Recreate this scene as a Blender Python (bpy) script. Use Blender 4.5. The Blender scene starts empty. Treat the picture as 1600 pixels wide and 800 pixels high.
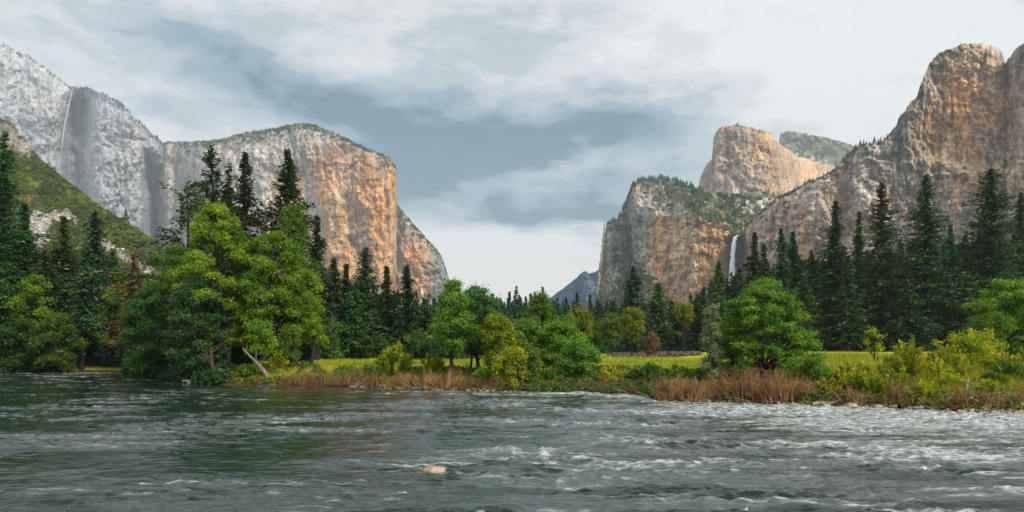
import bpy, math, random
import numpy as np

# ------------------------------------------------------------------ scene, camera, light
S = bpy.context.scene
COL = S.collection
F = 1100.0           # focal length in photo pixels (photo is 1600 wide)
HY = 545.0           # horizon row
CZ = 3.0             # eye height above the water
cam_d = bpy.data.cameras.new('camera')
cam = bpy.data.objects.new('camera', cam_d); COL.objects.link(cam)
cam_d.sensor_width = 36.0
cam_d.lens = 36.0 * F / 1600.0
cam_d.shift_y = (HY - 400.0) / 1600.0
cam_d.clip_end = 40000.0
cam_d.clip_start = 0.1
cam.location = (0, 0, CZ)
cam.rotation_euler = (math.radians(90), 0, 0)
S.camera = cam
S.view_settings.view_transform = 'Standard'
S.view_settings.look = 'None'
S.view_settings.exposure = 1.38
S.view_settings.gamma = 1.0
S.view_settings.use_curve_mapping = False
S.cycles.max_bounces = 6
S.cycles.diffuse_bounces = 3
S.cycles.glossy_bounces = 3
S.cycles.transmission_bounces = 3
S.cycles.volume_bounces = 1
S.cycles.use_denoising = True
S.cycles.sample_clamp_indirect = 4.0

SUN_AZ = math.radians(134)      # clockwise from +Y (view direction): behind and to the right
SUN_EL = math.radians(38)
sv = (math.sin(SUN_AZ) * math.cos(SUN_EL), math.cos(SUN_AZ) * math.cos(SUN_EL), math.sin(SUN_EL))
sun_d = bpy.data.lights.new('sun', 'SUN')
sun_d.energy = 1.5; sun_d.angle = math.radians(10); sun_d.color = (1.0, 0.90, 0.76)
sun = bpy.data.objects.new('sun', sun_d); COL.objects.link(sun)
sun.rotation_euler = (math.radians(90) - SUN_EL, 0, math.pi - SUN_AZ)
sun.location = (0, 0, 200)


class NT:
    """small helper for node trees"""
    def __init__(self, tree):
        self.t = tree
        tree.nodes.clear()
    def n(self, kind, **kw):
        nd = self.t.nodes.new(kind)
        for k, v in kw.items():
            setattr(nd, k, v)
        return nd
    def l(self, a, b):
        self.t.links.new(a, b)
    def val(self, sock, v):
        if isinstance(v, (int, float)):
            sock.default_value = v
        elif isinstance(v, (tuple, list)):
            sock.default_value = v
        else:
            self.l(v, sock)
    def m(self, op, a, b=0.0, c=0.0, clamp=False):
        nd = self.n('ShaderNodeMath', operation=op); nd.use_clamp = clamp
        self.val(nd.inputs[0], a); self.val(nd.inputs[1], b); self.val(nd.inputs[2], c)
        return nd.outputs[0]
    def mix(self, f, a, b, blend='MIX'):
        nd = self.n('ShaderNodeMix', data_type='RGBA', blend_type=blend)
        self.val(nd.inputs[0], f)
        a = tuple(a) + (1,) if isinstance(a, (tuple, list)) and len(a) == 3 else a
        b = tuple(b) + (1,) if isinstance(b, (tuple, list)) and len(b) == 3 else b
        self.val(nd.inputs[6], a); self.val(nd.inputs[7], b)
        return nd.outputs[2]
    def ss(self, x, lo, hi):
        nd = self.n('ShaderNodeMapRange', interpolation_type='SMOOTHSTEP')
        self.val(nd.inputs[0], x); nd.inputs[1].default_value = lo; nd.inputs[2].default_value = hi
        return nd.outputs[0]
    def noise(self, vec, scale, detail=4.0, rough=0.5, dist=0.0):
        nd = self.n('ShaderNodeTexNoise')
        if vec is not None:
            self.l(vec, nd.inputs['Vector'])
        nd.inputs['Scale'].default_value = scale; nd.inputs['Detail'].default_value = detail
        nd.inputs['Roughness'].default_value = rough; nd.inputs['Distortion'].default_value = dist
        return nd.outputs[0]
    def mapv(self, vec, sc, loc=(0, 0, 0)):
        nd = self.n('ShaderNodeMapping')
        self.l(vec, nd.inputs[0]); nd.inputs['Scale'].default_value = sc; nd.inputs['Location'].default_value = loc
        return nd.outputs[0]
    def attr(self, name, out=2):
        return self.n('ShaderNodeAttribute', attribute_name=name).outputs[out]


# ------------------------------------------------------------------ sky: Nishita behind a deck of cloud
W = bpy.data.worlds.new('World'); S.world = W; W.use_nodes = True
t = NT(W.node_tree)
out = t.n('ShaderNodeOutputWorld')
sky = t.n('ShaderNodeTexSky', sky_type='NISHITA')
sky.sun_disc = False; sky.sun_elevation = SUN_EL; sky.sun_rotation = SUN_AZ
bg_sky = t.n('ShaderNodeBackground'); bg_sky.inputs[1].default_value = 0.06
t.l(sky.outputs[0], bg_sky.inputs[0])
dirv = t.n('ShaderNodeTexCoord').outputs['Generated']
sep = t.n('ShaderNodeSeparateXYZ'); t.l(dirv, sep.inputs[0])
az = t.m('ARCTAN2', sep.outputs[0], sep.outputs[1])
el = t.m('ARCSINE', sep.outputs[2])
warp = t.noise(t.mapv(dirv, (2.0, 2.0, 6.0)), 2.0, 5, 0.55)
warp2 = t.noise(t.mapv(dirv, (2.0, 2.0, 6.0), (5, 3, 1)), 2.0, 5, 0.55)
azw = t.m('ADD', az, t.m('MULTIPLY', t.m('SUBTRACT', warp, 0.5), 0.42))
elw = t.m('ADD', el, t.m('MULTIPLY', t.m('SUBTRACT', warp2, 0.5), 0.18))


def sky_blob(px, py, rx, ry, k=1.0, tilt=0.0):
    a0 = math.atan((px - 800) / F); e0 = math.atan((HY - py) / F * math.cos(a0))
    dx = t.m('DIVIDE', t.m('SUBTRACT', azw, a0), rx / F)
    dy = t.m('DIVIDE', t.m('SUBTRACT', t.m('SUBTRACT', elw, e0), t.m('MULTIPLY', t.m('SUBTRACT', azw, a0), tilt)), ry / F)
    r = t.m('ADD', t.m('MULTIPLY', dx, dx), t.m('MULTIPLY', dy, dy))
    return t.m('MULTIPLY', t.m('EXPONENT', t.m('MULTIPLY', r, -1.0)), k)


blobs_dark = [(480, 110, 520, 120, 0.34, 0.0), (690, 275, 200, 66, 1.15, -0.05), (950, 215, 170, 62, 0.80, 0.1), (620, 180, 220, 50, 0.55, -0.15),
              (870, 335, 130, 24, 0.85, 0.0), (330, 120, 240, 60, 0.42, 0.0), (820, 400, 60, 14, 0.35, 0.0), (1000, 330, 90, 60, 0.45, 0.0),
              (790, 60, 250, 22, 0.22, 0.1), (230, 40, 200, 22, 0.25, -0.1)]
blobs_light = [(820, 288, 120, 20, 0.45, 0.12), (780, 400, 230, 44, 0.65, 0.0), (1280, 120, 300, 120, 0.28, 0.0),
               (560, 60, 150, 30, 0.15, 0.2), (60, 60, 100, 60, 0.2, 0)]
acc = 0.0
for b in blobs_dark:
    acc = t.m('ADD', acc, sky_blob(*b))
for b in blobs_light:
    acc = t.m('SUBTRACT', acc, sky_blob(*b))
n1 = t.noise(t.mapv(dirv, (1.6, 1.6, 4.6)), 2.8, 9, 0.58, 0.5)
n2 = t.noise(t.mapv(dirv, (3.0, 3.0, 7.0), (2, 7, 4)), 3.6, 9, 0.62, 0.5)
acc = t.m('ADD', acc, t.m('MULTIPLY', t.m('SUBTRACT', n1, 0.5), 0.95))
acc = t.m('ADD', acc, t.m('MULTIPLY', t.m('SUBTRACT', n2, 0.5), 1.05))
n3 = t.noise(t.mapv(dirv, (5, 5, 9.0), (1, 4, 2)), 5.0, 8, 0.65, 0.4)
acc = t.m('ADD', acc, t.m('MULTIPLY', t.m('SUBTRACT', n3, 0.5), 0.55))
acc = t.m('MULTIPLY', t.m('ADD', acc, 0.16), 0.74)
ramp = t.n('ShaderNodeValToRGB')
cr = ramp.color_ramp; cr.interpolation = 'EASE'
cols = [(0.0, (0.80, 0.79, 0.78)), (0.22, (0.66, 0.67, 0.675)), (0.45, (0.45, 0.50, 0.53)), (0.72, (0.24, 0.335, 0.40)), (1.0, (0.07, 0.155, 0.22))]
cr.elements[0].position = 0.0; cr.elements[0].color = cols[0][1] + (1,)
cr.elements[1].position = 1.0; cr.elements[1].color = cols[-1][1] + (1,)
for p_, c_ in cols[1:-1]:
    e = cr.elements.new(p_); e.color = c_ + (1,)
t.l(acc, ramp.inputs[0])
# warm brightening of the deck towards the horizon
hor = t.ss(el, 0.24, 0.02)
ccol = t.mix(t.m('MULTIPLY', hor, 0.40), ramp.outputs[0], (0.86, 0.79, 0.71))
bg_c = t.n('ShaderNodeBackground'); bg_c.inputs[1].default_value = 0.47
t.l(ccol, bg_c.inputs[0])
mx = t.n('ShaderNodeMixShader'); mx.inputs[0].default_value = 0.93
t.l(bg_sky.outputs[0], mx.inputs[1]); t.l(bg_c.outputs[0], mx.inputs[2]); t.l(mx.outputs[0], out.inputs[0])

# ------------------------------------------------------------------ maths helpers
def _h(ix, iy, iz, seed):
    h = (ix * 374761393 + iy * 668265263 + iz * 2147483647 + seed * 974634777) & 0xFFFFFFFF
    h = ((h ^ (h >> 13)) * 1274126177) & 0xFFFFFFFF
    h = h ^ (h >> 16)
    return (h & 0xFFFFFF) / float(0xFFFFFF)


def vn(x, y, seed=0):
    x = np.asarray(x, float); y = np.asarray(y, float)
    ix = np.floor(x).astype(np.int64); iy = np.floor(y).astype(np.int64)
    fx = x - ix; fy = y - iy
    fx = fx * fx * fx * (fx * (fx * 6 - 15) + 10); fy = fy * fy * fy * (fy * (fy * 6 - 15) + 10)
    a = _h(ix, iy, 0, seed); b = _h(ix + 1, iy, 0, seed); c = _h(ix, iy + 1, 0, seed); d = _h(ix + 1, iy + 1, 0, seed)
    return (a + (b - a) * fx) * (1 - fy) + (c + (d - c) * fx) * fy


def fbm(x, y, seed=0, o=5, g=0.5):
    s = 0; a = 1; w = 0
    for i in range(o):
        s = s + a * vn(x * 2 ** i + 17.3 * i, y * 2 ** i + 5.1 * i, seed + i * 31); w += a; a *= g
    return s / w * 2 - 1          # -1..1


def ridge(x, y, seed=0, o=4, g=0.5):
    s = 0; a = 1; w = 0
    for i in range(o):
        s = s + a * (1 - np.abs(2 * vn(x * 2 ** i + 3.3 * i, y * 2 ** i + 9.1 * i, seed + i * 57) - 1)); w += a; a *= g
    return s / w                   # 0..1


def cells(x, y, seed=0):
    """voronoi plates: (random value, distance to the plate edge, offset from the plate centre)"""
    ix = np.floor(x).astype(np.int64); iy = np.floor(y).astype(np.int64)
    d1 = np.full(np.shape(x), 9.0); d2 = d1.copy(); val = np.zeros(np.shape(x)); ox = val.copy(); oy = val.copy()
    for i in (-1, 0, 1):
        for j in (-1, 0, 1):
            cx = ix + i + _h(ix + i, iy + j, 1, seed); cy = iy + j + _h(ix + i, iy + j, 2, seed)
            v = _h(ix + i, iy + j, 3, seed); dx = x - cx; dy = y - cy; d = np.hypot(dx, dy)
            m = d < d1
            d2 = np.where(m, d1, np.minimum(d2, d)); d1 = np.where(m, d, d1); val = np.where(m, v, val); ox = np.where(m, dx, ox); oy = np.where(m, dy, oy)
    return val, d2 - d1, ox, oy


def ss(x, a, b):
    v = np.clip((x - a) / (b - a), 0, 1)
    return v * v * (3 - 2 * v)


def lerp(a, b, f):
    return a + (b - a) * f


def at(px, D):
    return (px - 800.0) / F * D


BK = [(-2500, 583), (0, 583), (100, 581), (193, 581), (206, 588), (250, 592), (300, 597), (345, 601), (430, 603), (540, 603),
      (600, 607), (750, 611), (900, 613), (1000, 617), (1040, 628), (1250, 634), (1400, 640), (1500, 646), (1600, 646), (3500, 646)]
BX = np.array([b[0] for b in BK], float); BD = CZ * F / (np.array([b[1] for b in BK], float) - HY)


def bank_d(px):
    px = np.asarray(px, float)
    return np.interp(px, BX, BD) * (1 + 0.018 * fbm(px / 22.0, px * 0 + 0.5, 5, 3))


def gz(X, Y):
    """height of the ground"""
    X = np.asarray(X, float); Y = np.asarray(Y, float)
    Ys = np.maximum(Y, 1.0)
    px = X / Ys * F + 800
    s = Y - bank_d(px)
    right = ss(px, 650, 1250)
    far = ss(Y, 45, 150)
    zm = lerp(lerp(1.15, 1.35, far), lerp(1.15, 2.35, far), right)
    zm = lerp(1.0, zm, ss(px, 150, 400))
    zm = zm + 0.10 * fbm(X / 9.0, Y / 9.0, 3, 3) + 6.0 * ss(Y, 300, 900)
    z = np.where(s > 0, zm * (0.10 * ss(s, 0, 0.4) + 0.25 * ss(s, 0.2, 2.5) + 0.65 * ss(s, 1.2, 7.0)), -1.2 * ss(-s, 0, 3) - 0.02)
    near = ss(6.5 - Y, 0, 3.5)
    z = z * (1 - near) + 1.2 * near
    return z


# ------------------------------------------------------------------ mesh helpers
def mesh(name, V, Q=None, T=None, mat=None, attrs=None, smooth=False, col=None):
    """V (n,3); Q quads; T tris; attrs {name: per-vertex float}; col per-vertex (n,3)"""
    me = bpy.data.meshes.new(name)
    V = np.ascontiguousarray(V, dtype=np.float32)
    nq = 0 if Q is None else len(Q); nt = 0 if T is None else len(T)
    me.vertices.add(len(V)); me.vertices.foreach_set('co', V.ravel())
    loops = []
    if nq: loops.append(np.asarray(Q, dtype=np.int32).ravel())
    if nt: loops.append(np.asarray(T, dtype=np.int32).ravel())
    L = np.concatenate(loops)
    me.loops.add(len(L)); me.loops.foreach_set('vertex_index', L)
    me.polygons.add(nq + nt)
    st = np.concatenate([np.arange(nq) * 4, nq * 4 + np.arange(nt) * 3]).astype(np.int32)
    me.polygons.foreach_set('loop_start', st)
    if smooth:
        me.polygons.foreach_set('use_smooth', np.ones(nq + nt, dtype=bool))
    me.update(calc_edges=True)
    for k, a in (attrs or {}).items():
        at_ = me.attributes.new(k, 'FLOAT', 'POINT')
        at_.data.foreach_set('value', np.ascontiguousarray(a, dtype=np.float32).ravel())
    if col is not None:
        at_ = me.attributes.new('col', 'FLOAT_COLOR', 'POINT')
        c4 = np.ones((len(V), 4), dtype=np.float32); c4[:, :3] = col.reshape(-1, 3)
        at_.data.foreach_set('color', c4.ravel())
    if mat: me.materials.append(mat)
    return me


def link(name, me, parent=None, loc=None):
    o = bpy.data.objects.new(name, me); COL.objects.link(o)
    if parent is not None: o.parent = parent
    if loc is not None: o.location = loc
    return o


def tag(o, label=None, cat=None, group=None, kind=None):
    if label: o['label'] = label
    if cat: o['category'] = cat
    if group: o['group'] = group
    if kind: o['kind'] = kind
    return o


def grid_quads(ny, nx):
    i = np.arange(ny - 1)[:, None] * nx + np.arange(nx - 1)[None, :]
    i = i.ravel()
    return np.stack([i, i + 1, i + nx + 1, i + nx], 1)


def unit(v):
    return v / np.maximum(np.linalg.norm(v, axis=-1, keepdims=True), 1e-9)


def kites(C, D, Sd, L, Wd, off=0):
    """leaf faces: centre, direction, side, length, width"""
    n = len(C)
    L = np.broadcast_to(L, (n,))[:, None]; Wd = np.broadcast_to(Wd, (n,))[:, None]
    V = np.stack([C - D * L * .5, C + Sd * Wd * .5, C + D * L * .5, C - Sd * Wd * .5], 1).reshape(-1, 3)
    Q = np.arange(n * 4).reshape(n, 4) + off
    return V, Q


class Tubes:
    def __init__(self): self.V = []; self.Q = []; self.n = 0
    def add(self, P, R, k=6):
        P = np.asarray(P, float); R = np.asarray(R, float)
        m = len(P)
        d = np.gradient(P, axis=0); d = unit(d)
        ref = np.array([0.0, 0.0, 1.0]) if abs(d[:, 2]).mean() < 0.8 else np.array([1.0, 0.0, 0.0])
        a = unit(np.cross(d, ref)); b = np.cross(d, a)
        th = np.arange(k) / k * 2 * math.pi
        ring = P[:, None, :] + R[:, None, None] * (a[:, None, :] * np.cos(th)[None, :, None] + b[:, None, :] * np.sin(th)[None, :, None])
        self.V.append(ring.reshape(-1, 3))
        i = np.arange(m - 1)[:, None] * k; j = np.arange(k)[None, :]
        q = np.stack([i + j, i + (j + 1) % k, i + k + (j + 1) % k, i + k + j], -1).reshape(-1, 4) + self.n
        self.Q.append(q); self.n += m * k
    def mesh(self, name, mat):
        return mesh(name, np.concatenate(self.V), Q=np.concatenate(self.Q), mat=mat, smooth=True)


# ------------------------------------------------------------------ materials
def leaf_mat(name, c0, c1, transl=0.35, hue=0.0):
    m = bpy.data.materials.new(name); m.use_nodes = True
    t = NT(m.node_tree); o = t.n('ShaderNodeOutputMaterial')
    f = t.attr('tint')
    oi = t.n('ShaderNodeObjectInfo').outputs['Random']
    nz = t.noise(t.n('ShaderNodeTexCoord').outputs['Object'], 0.35, 3, 0.6)
    f2 = t.m('ADD', f, t.m('MULTIPLY', t.m('SUBTRACT', nz, 0.5), 0.8), clamp=True)
    c = t.mix(f2, c0, c1)
    hsv = t.n('ShaderNodeHueSaturation'); t.l(c, hsv.inputs['Color'])
    hsv.inputs['Hue'].default_value = 0.5 + hue
    t.l(t.m('ADD', t.m('MULTIPLY', oi, 0.45), 0.78), hsv.inputs['Value'])
    t.l(t.m('ADD', t.m('MULTIPLY', t.m('FRACT', t.m('MULTIPLY', oi, 17.0)), 0.035), 0.483 + hue), hsv.inputs['Hue'])
    hsv.inputs['Saturation'].default_value = 1.0
    c = hsv.outputs[0]
    df = t.n('ShaderNodeBsdfDiffuse'); t.l(c, df.inputs[0])
    tr = t.n('ShaderNodeBsdfTranslucent'); t.l(c, tr.inputs[0])
    mx = t.n('ShaderNodeMixShader'); mx.inputs[0].default_value = transl
    t.l(df.outputs[0], mx.inputs[1]); t.l(tr.outputs[0], mx.inputs[2])
    gl = t.n('ShaderNodeBsdfGlossy'); gl.inputs['Roughness'].default_value = 0.45; gl.inputs[0].default_value = (1, 1, 1, 1)
    m2 = t.n('ShaderNodeMixShader'); m2.inputs[0].default_value = 0.02
    t.l(mx.outputs[0], m2.inputs[1]); t.l(gl.outputs[0], m2.inputs[2]); t.l(m2.outputs[0], o.inputs[0])
    return m


def bark_mat(name, c0, c1, sc=6.0):
    m = bpy.data.materials.new(name); m.use_nodes = True
    t = NT(m.node_tree); o = t.n('ShaderNodeOutputMaterial')
    tc = t.n('ShaderNodeTexCoord').outputs['Object']
    nz = t.noise(t.mapv(tc, (1, 1, 0.2)), sc, 5, 0.65)
    c = t.mix(t.ss(nz, 0.35, 0.65), c0, c1)
    c = t.mix(t.m('MULTIPLY', t.n('ShaderNodeObjectInfo').outputs['Random'], 0.5), c, tuple(0.45 * v for v in c0))
    p = t.n('ShaderNodeBsdfPrincipled'); t.l(c, p.inputs['Base Color']); p.inputs['Roughness'].default_value = 0.9
    b = t.n('ShaderNodeBump'); b.inputs['Strength'].default_value = 0.6; b.inputs['Distance'].default_value = 0.05
    t.l(nz, b.inputs['Height']); t.l(b.outputs[0], p.inputs['Normal']); t.l(p.outputs[0], o.inputs[0])
    return m


M = {}
M['fir'] = leaf_mat('fir_needles', (0.018, 0.048, 0.024), (0.066, 0.135, 0.046), 0.15)
M['firw'] = leaf_mat('pine_needles', (0.024, 0.046, 0.018), (0.085, 0.12, 0.04), 0.15)
M['firg'] = leaf_mat('young_fir_needles', (0.026, 0.078, 0.022), (0.085, 0.175, 0.04), 0.2)
M['green'] = leaf_mat('green_leaves', (0.042, 0.13, 0.016), (0.18, 0.315, 0.022), 0.38)
M['bright'] = leaf_mat('spring_leaves', (0.062, 0.18, 0.012), (0.26, 0.41, 0.016), 0.38)
M['deep'] = leaf_mat('deep_green_leaves', (0.03, 0.095, 0.018), (0.105, 0.215, 0.028), 0.38)
M['yellow'] = leaf_mat('willow_leaves', (0.130, 0.225, 0.012), (0.50, 0.48, 0.018), 0.3)
M['gold'] = leaf_mat('golden_catkins', (0.06, 0.13, 0.012), (0.33, 0.31, 0.016), 0.38)
M['pale'] = leaf_mat('pale_leaves', (0.090, 0.170, 0.060), (0.330, 0.390, 0.210), 0.35)
M['dark'] = leaf_mat('shade_painted_leaves', (0.015, 0.045, 0.016), (0.055, 0.115, 0.022), 0.2)  # darker green paints the shade inside the trees of the point
M['emerald'] = leaf_mat('alder_leaves', (0.055, 0.165, 0.02), (0.28, 0.44, 0.028), 0.38)
M['scrub'] = leaf_mat('scrub_leaves', (0.020, 0.056, 0.016), (0.165, 0.215, 0.022), 0.2)
M['grass'] = leaf_mat('grass_blades', (0.115, 0.215, 0.014), (0.36, 0.38, 0.022), 0.35)
M['under'] = leaf_mat('undergrowth_leaves', (0.030, 0.070, 0.014), (0.150, 0.200, 0.022), 0.3)
M['ridge'] = leaf_mat('ridge_needles', (0.02, 0.045, 0.02), (0.06, 0.09, 0.03), 0.1)
M['rust'] = leaf_mat('rusty_twigs', (0.10, 0.060, 0.030), (0.26, 0.16, 0.07), 0.2)
M['bark'] = bark_mat('dark_bark', (0.010, 0.009, 0.008), (0.034, 0.028, 0.022))
M['barkr'] = bark_mat('reddish_bark', (0.045, 0.025, 0.016), (0.150, 0.085, 0.055))
M['barkg'] = bark_mat('grey_bark', (0.060, 0.055, 0.048), (0.190, 0.175, 0.150))
M['stem'] = bark_mat('dry_stems', (0.15, 0.075, 0.030), (0.50, 0.290, 0.120), 1.5)
M['log'] = bark_mat('bleached_wood', (0.10, 0.085, 0.065), (0.33, 0.28, 0.22), 5.0)


def rock_mat(name, fine=0.05, bump=0.6, dist=6.0):
    m = bpy.data.materials.new(name); m.use_nodes = True
    t = NT(m.node_tree); o = t.n('ShaderNodeOutputMaterial')
    tc = t.n('ShaderNodeTexCoord').outputs['Object']
    col = t.n('ShaderNodeAttribute', attribute_name='col').outputs[0]
    a = t.noise(t.mapv(tc, (1, 1, 0.28)), fine, 8, 0.65, 0.4)
    b_ = t.noise(t.mapv(tc, (1, 1, 1.0)), fine * 3.5, 6, 0.7)
    k = t.m('ADD', t.m('MULTIPLY', t.ss(a, 0.3, 0.7), 0.5), t.m('MULTIPLY', t.ss(b_, 0.3, 0.7), 0.4))
    g = t.m('ADD', t.m('MULTIPLY', k, 1.3), 0.42)
    c = t.n('ShaderNodeVectorMath', operation='SCALE'); t.l(col, c.inputs[0]); t.l(g, c.inputs[3])
    p = t.n('ShaderNodeBsdfDiffuse'); t.l(c.outputs[0], p.inputs[0])
    b = t.n('ShaderNodeBump'); b.inputs['Strength'].default_value = bump; b.inputs['Distance'].default_value = dist
    t.l(k, b.inputs['Height']); t.l(b.outputs[0], p.inputs['Normal']); t.l(p.outputs[0], o.inputs[0])
    return m


M['rock'] = rock_mat('granite', 0.035, 0.8, 9.0)
M['rockn'] = rock_mat('near_granite', 0.08, 0.7, 3.0)


def stone_mat(name, c0, c1, sc=3.0):
    m = bpy.data.materials.new(name); m.use_nodes = True
    t = NT(m.node_tree); o = t.n('ShaderNodeOutputMaterial')
    tc = t.n('ShaderNodeTexCoord').outputs['Object']
    nz = t.noise(tc, sc, 6, 0.6)
    c = t.mix(t.ss(nz, 0.35, 0.65), c0, c1)
    p = t.n('ShaderNodeBsdfPrincipled'); t.l(c, p.inputs['Base Color']); p.inputs['Roughness'].default_value = 0.75
    b = t.n('ShaderNodeBump'); b.inputs['Strength'].default_value = 0.5; b.inputs['Distance'].default_value = 0.03
    t.l(nz, b.inputs['Height']); t.l(b.outputs[0], p.inputs['Normal']); t.l(p.outputs[0], o.inputs[0])
    return m


M['stone'] = stone_mat('river_stone', (0.14, 0.12, 0.10), (0.40, 0.36, 0.31))
M['tan'] = stone_mat('tan_stone', (0.20, 0.14, 0.10), (0.42, 0.31, 0.23), 5)
M['debris'] = stone_mat('brown_debris', (0.04, 0.025, 0.016), (0.12, 0.075, 0.045), 2.0)
M['talus'] = stone_mat('talus_stone', (0.28, 0.26, 0.24), (0.62, 0.58, 0.54), 0.3)

# ------------------------------------------------------------------ mountains
YB = 549.0


def blob(x, y, cx, cy, rx, ry, rot=0.0):
    c, s_ = math.cos(math.radians(rot)), math.sin(math.radians(rot))
    dx, dy = x - cx, y - cy
    u = (dx * c + dy * s_) / rx; v = (-dx * s_ + dy * c) / ry
    return np.exp(-(u * u + v * v))


def massif(name, pts, nx, ny, gfun, disp, colf, mat, jag=1.5, back=900.0, drop=0.35):
    P = np.array(pts, float)
    seg = np.hypot(np.hypot(np.diff(P[:, 0]), np.diff(P[:, 1]) * 0.6), np.diff(P[:, 2]) / 14.0)
    s = np.concatenate([[0], np.cumsum(seg)]); u = np.linspace(0, s[-1], nx)
    px = np.interp(u, s, P[:, 0]); yt = np.interp(u, s, P[:, 1]); D0 = np.interp(u, s, P[:, 2])
    # soften the corners of the control polygon a little
    k = np.ones(7) / 7
    D0 = np.convolve(np.pad(D0, 3, 'edge'), k, 'valid')
    yt = yt + jag * (fbm(u / 7.0, u * 0 + 3.3, 11, 5, 0.65) * 1.5 + fbm(u / 26.0, u * 0 + 1.3, 13, 3) * 1.5)
    tt = np.linspace(0, 1, ny)[:, None]
    y = YB + tt * (yt[None, :] - YB)
    X2 = np.broadcast_to(px[None, :], y.shape)
    U2 = np.broadcast_to(u[None, :], y.shape)
    g = gfun(X2, y, tt)
    D = np.zeros_like(y); D[0] = D0
    for i in range(1, ny):
        gi = g[i]; h = (HY - y[i]) / F
        D[i] = D[i - 1] + gi * D[i - 1] * (y[i - 1] - y[i]) / F / np.maximum(1 - gi * np.maximum(h, 0), 0.25)
    dd = disp(X2, y, U2, tt)                       # in pixels' worth of metres
    mpp = D0[None, :] / F
    Dd = D + dd * mpp
    Vx = (X2 - 800) / F * Dd; Vz = CZ + (HY - y) / F * Dd
    # back side of the mountain, falling away behind the skyline
    nb = 10
    tb = (np.arange(1, nb + 1) / nb)[:, None]
    Dt = Dd[-1][None, :]; zt = Vz[-1][None, :]
    Db = Dt + back * tb ** 1.2
    Xb = (px[None, :] - 800) / F * Db
    zb = zt * (1 - drop * tb ** 1.6) - 8 * tb + fbm(U2[:nb] / 20, tb * 4 + 0 * U2[:nb], 77, 3) * 12 * tb
    zb = np.minimum(zb, CZ + (HY - yt[None, :]) / F * Db - 2.0 * tb)   # stays below the line of sight over the crest
    V = np.concatenate([np.stack([Vx, Dd, Vz], -1), np.stack([Xb, Db, zb], -1)], 0)
    c = colf(X2, y, U2, tt, dd, g)
    c = np.concatenate([c, np.repeat(c[-1:], nb, 0)], 0)
    me = mesh(name, V.reshape(-1, 3), Q=grid_quads(ny + nb, nx), mat=mat, col=np.clip(c, 0, 1), smooth=True)
    o = link(name, me)
    return o, (px, y, Dd, g)


def mixc(a, b, f):
    return a + (np.asarray(b) - a) * f[..., None]


GREY = np.array([0.30, 0.29, 0.28]); PALE = np.array([0.58, 0.54, 0.48]); DARK = np.array([0.085, 0.085, 0.085])
WARM = np.array([0.60, 0.315, 0.125]); OCH = np.array([0.54, 0.27, 0.06]); VEG = np.array([0.035, 0.060, 0.018]); TAN = np.array([0.56, 0.42, 0.27])
VEGY = np.array([0.105, 0.125, 0.022]); BRN = np.array([0.16, 0.10, 0.055])


def rock_colour(x, y, u, seed, warm, veg, dark=None, streak=1.0, tan=None, base=GREY):
    n1 = fbm(u / 28, y / 40, seed, 5, 0.6); n2 = fbm(u / 7, y / 60, seed + 1, 5, 0.6); n3 = fbm(u / 5, y / 5, seed + 2, 4, 0.6)
    nw = fbm(u / 18 + 0.6 * n1, y / 70, seed + 3, 5, 0.6)
    c = np.ones(x.shape + (3,)) * base
    c = mixc(c, PALE, np.clip(0.35 + 0.9 * n1 + 0.6 * n3, 0, 1) * 0.75)
    w = np.clip(warm + 0.9 * nw * (0.3 + warm) + 0.35 * n3 * warm, 0, 1)
    c = mixc(c, WARM, w * 0.85)
    c = mixc(c, OCH, np.clip(w - 0.55 + 0.8 * n2, 0, 1) * 0.8 * np.clip(warm * 2, 0, 1))
    if tan is not None:
        c = mixc(c, TAN, np.clip(tan + 0.4 * n3 * tan, 0, 1))
    # water streaks: long dark vertical marks
    st = ss(fbm(u / 4.5 + n1, y / 120, seed + 5, 4, 0.6), 0.12, 0.55)
    c = mixc(c, DARK * 1.6, st * 0.42 * streak)
    st2 = ss(fbm(u / 6 + n1, y / 90, seed + 6, 4, 0.6), 0.15, 0.5)
    c = mixc(c, PALE * 1.05, st2 * 0.35 * streak)
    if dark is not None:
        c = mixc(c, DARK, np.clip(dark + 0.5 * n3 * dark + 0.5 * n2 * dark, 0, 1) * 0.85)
    # cracks and small ledges
    cr = ss(ridge(u / 16 + 0.8 * n1, y / 26, seed + 7, 4), 0.80, 0.93)
    c = mixc(c, DARK, cr * 0.30)
    dg = ss(ridge((u + y * 0.9) / 30, (y - u * 0.6) / 12, seed + 8, 4), 0.78, 0.92)
    c = mixc(c, DARK * 1.3, dg * 0.25)
    c = c * (1 + 0.20 * fbm(u / 2.6, y / 40, seed + 14, 4, 0.6))[..., None]
    vn_ = fbm(u / 6, y / 4, seed + 9, 4, 0.65)
    v = ss(veg + 0.75 * vn_ * (0.25 + veg), 0.42, 0.62)
    c = 1.24 * c * (1 + 0.55 * fbm(u / 9, y / 12, seed + 12, 5, 0.7))[..., None] * (1 + 0.35 * fbm(u / 34, y / 50, seed + 13, 3))[..., None]
    vy = ss(fbm(u / 14, y / 8, seed + 10, 3), -0.1, 0.5)
    c = mixc(c, VEG, v * (1 - 0.6 * vy)); c = mixc(c, VEGY, v * vy * 0.55)
    return c


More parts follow.
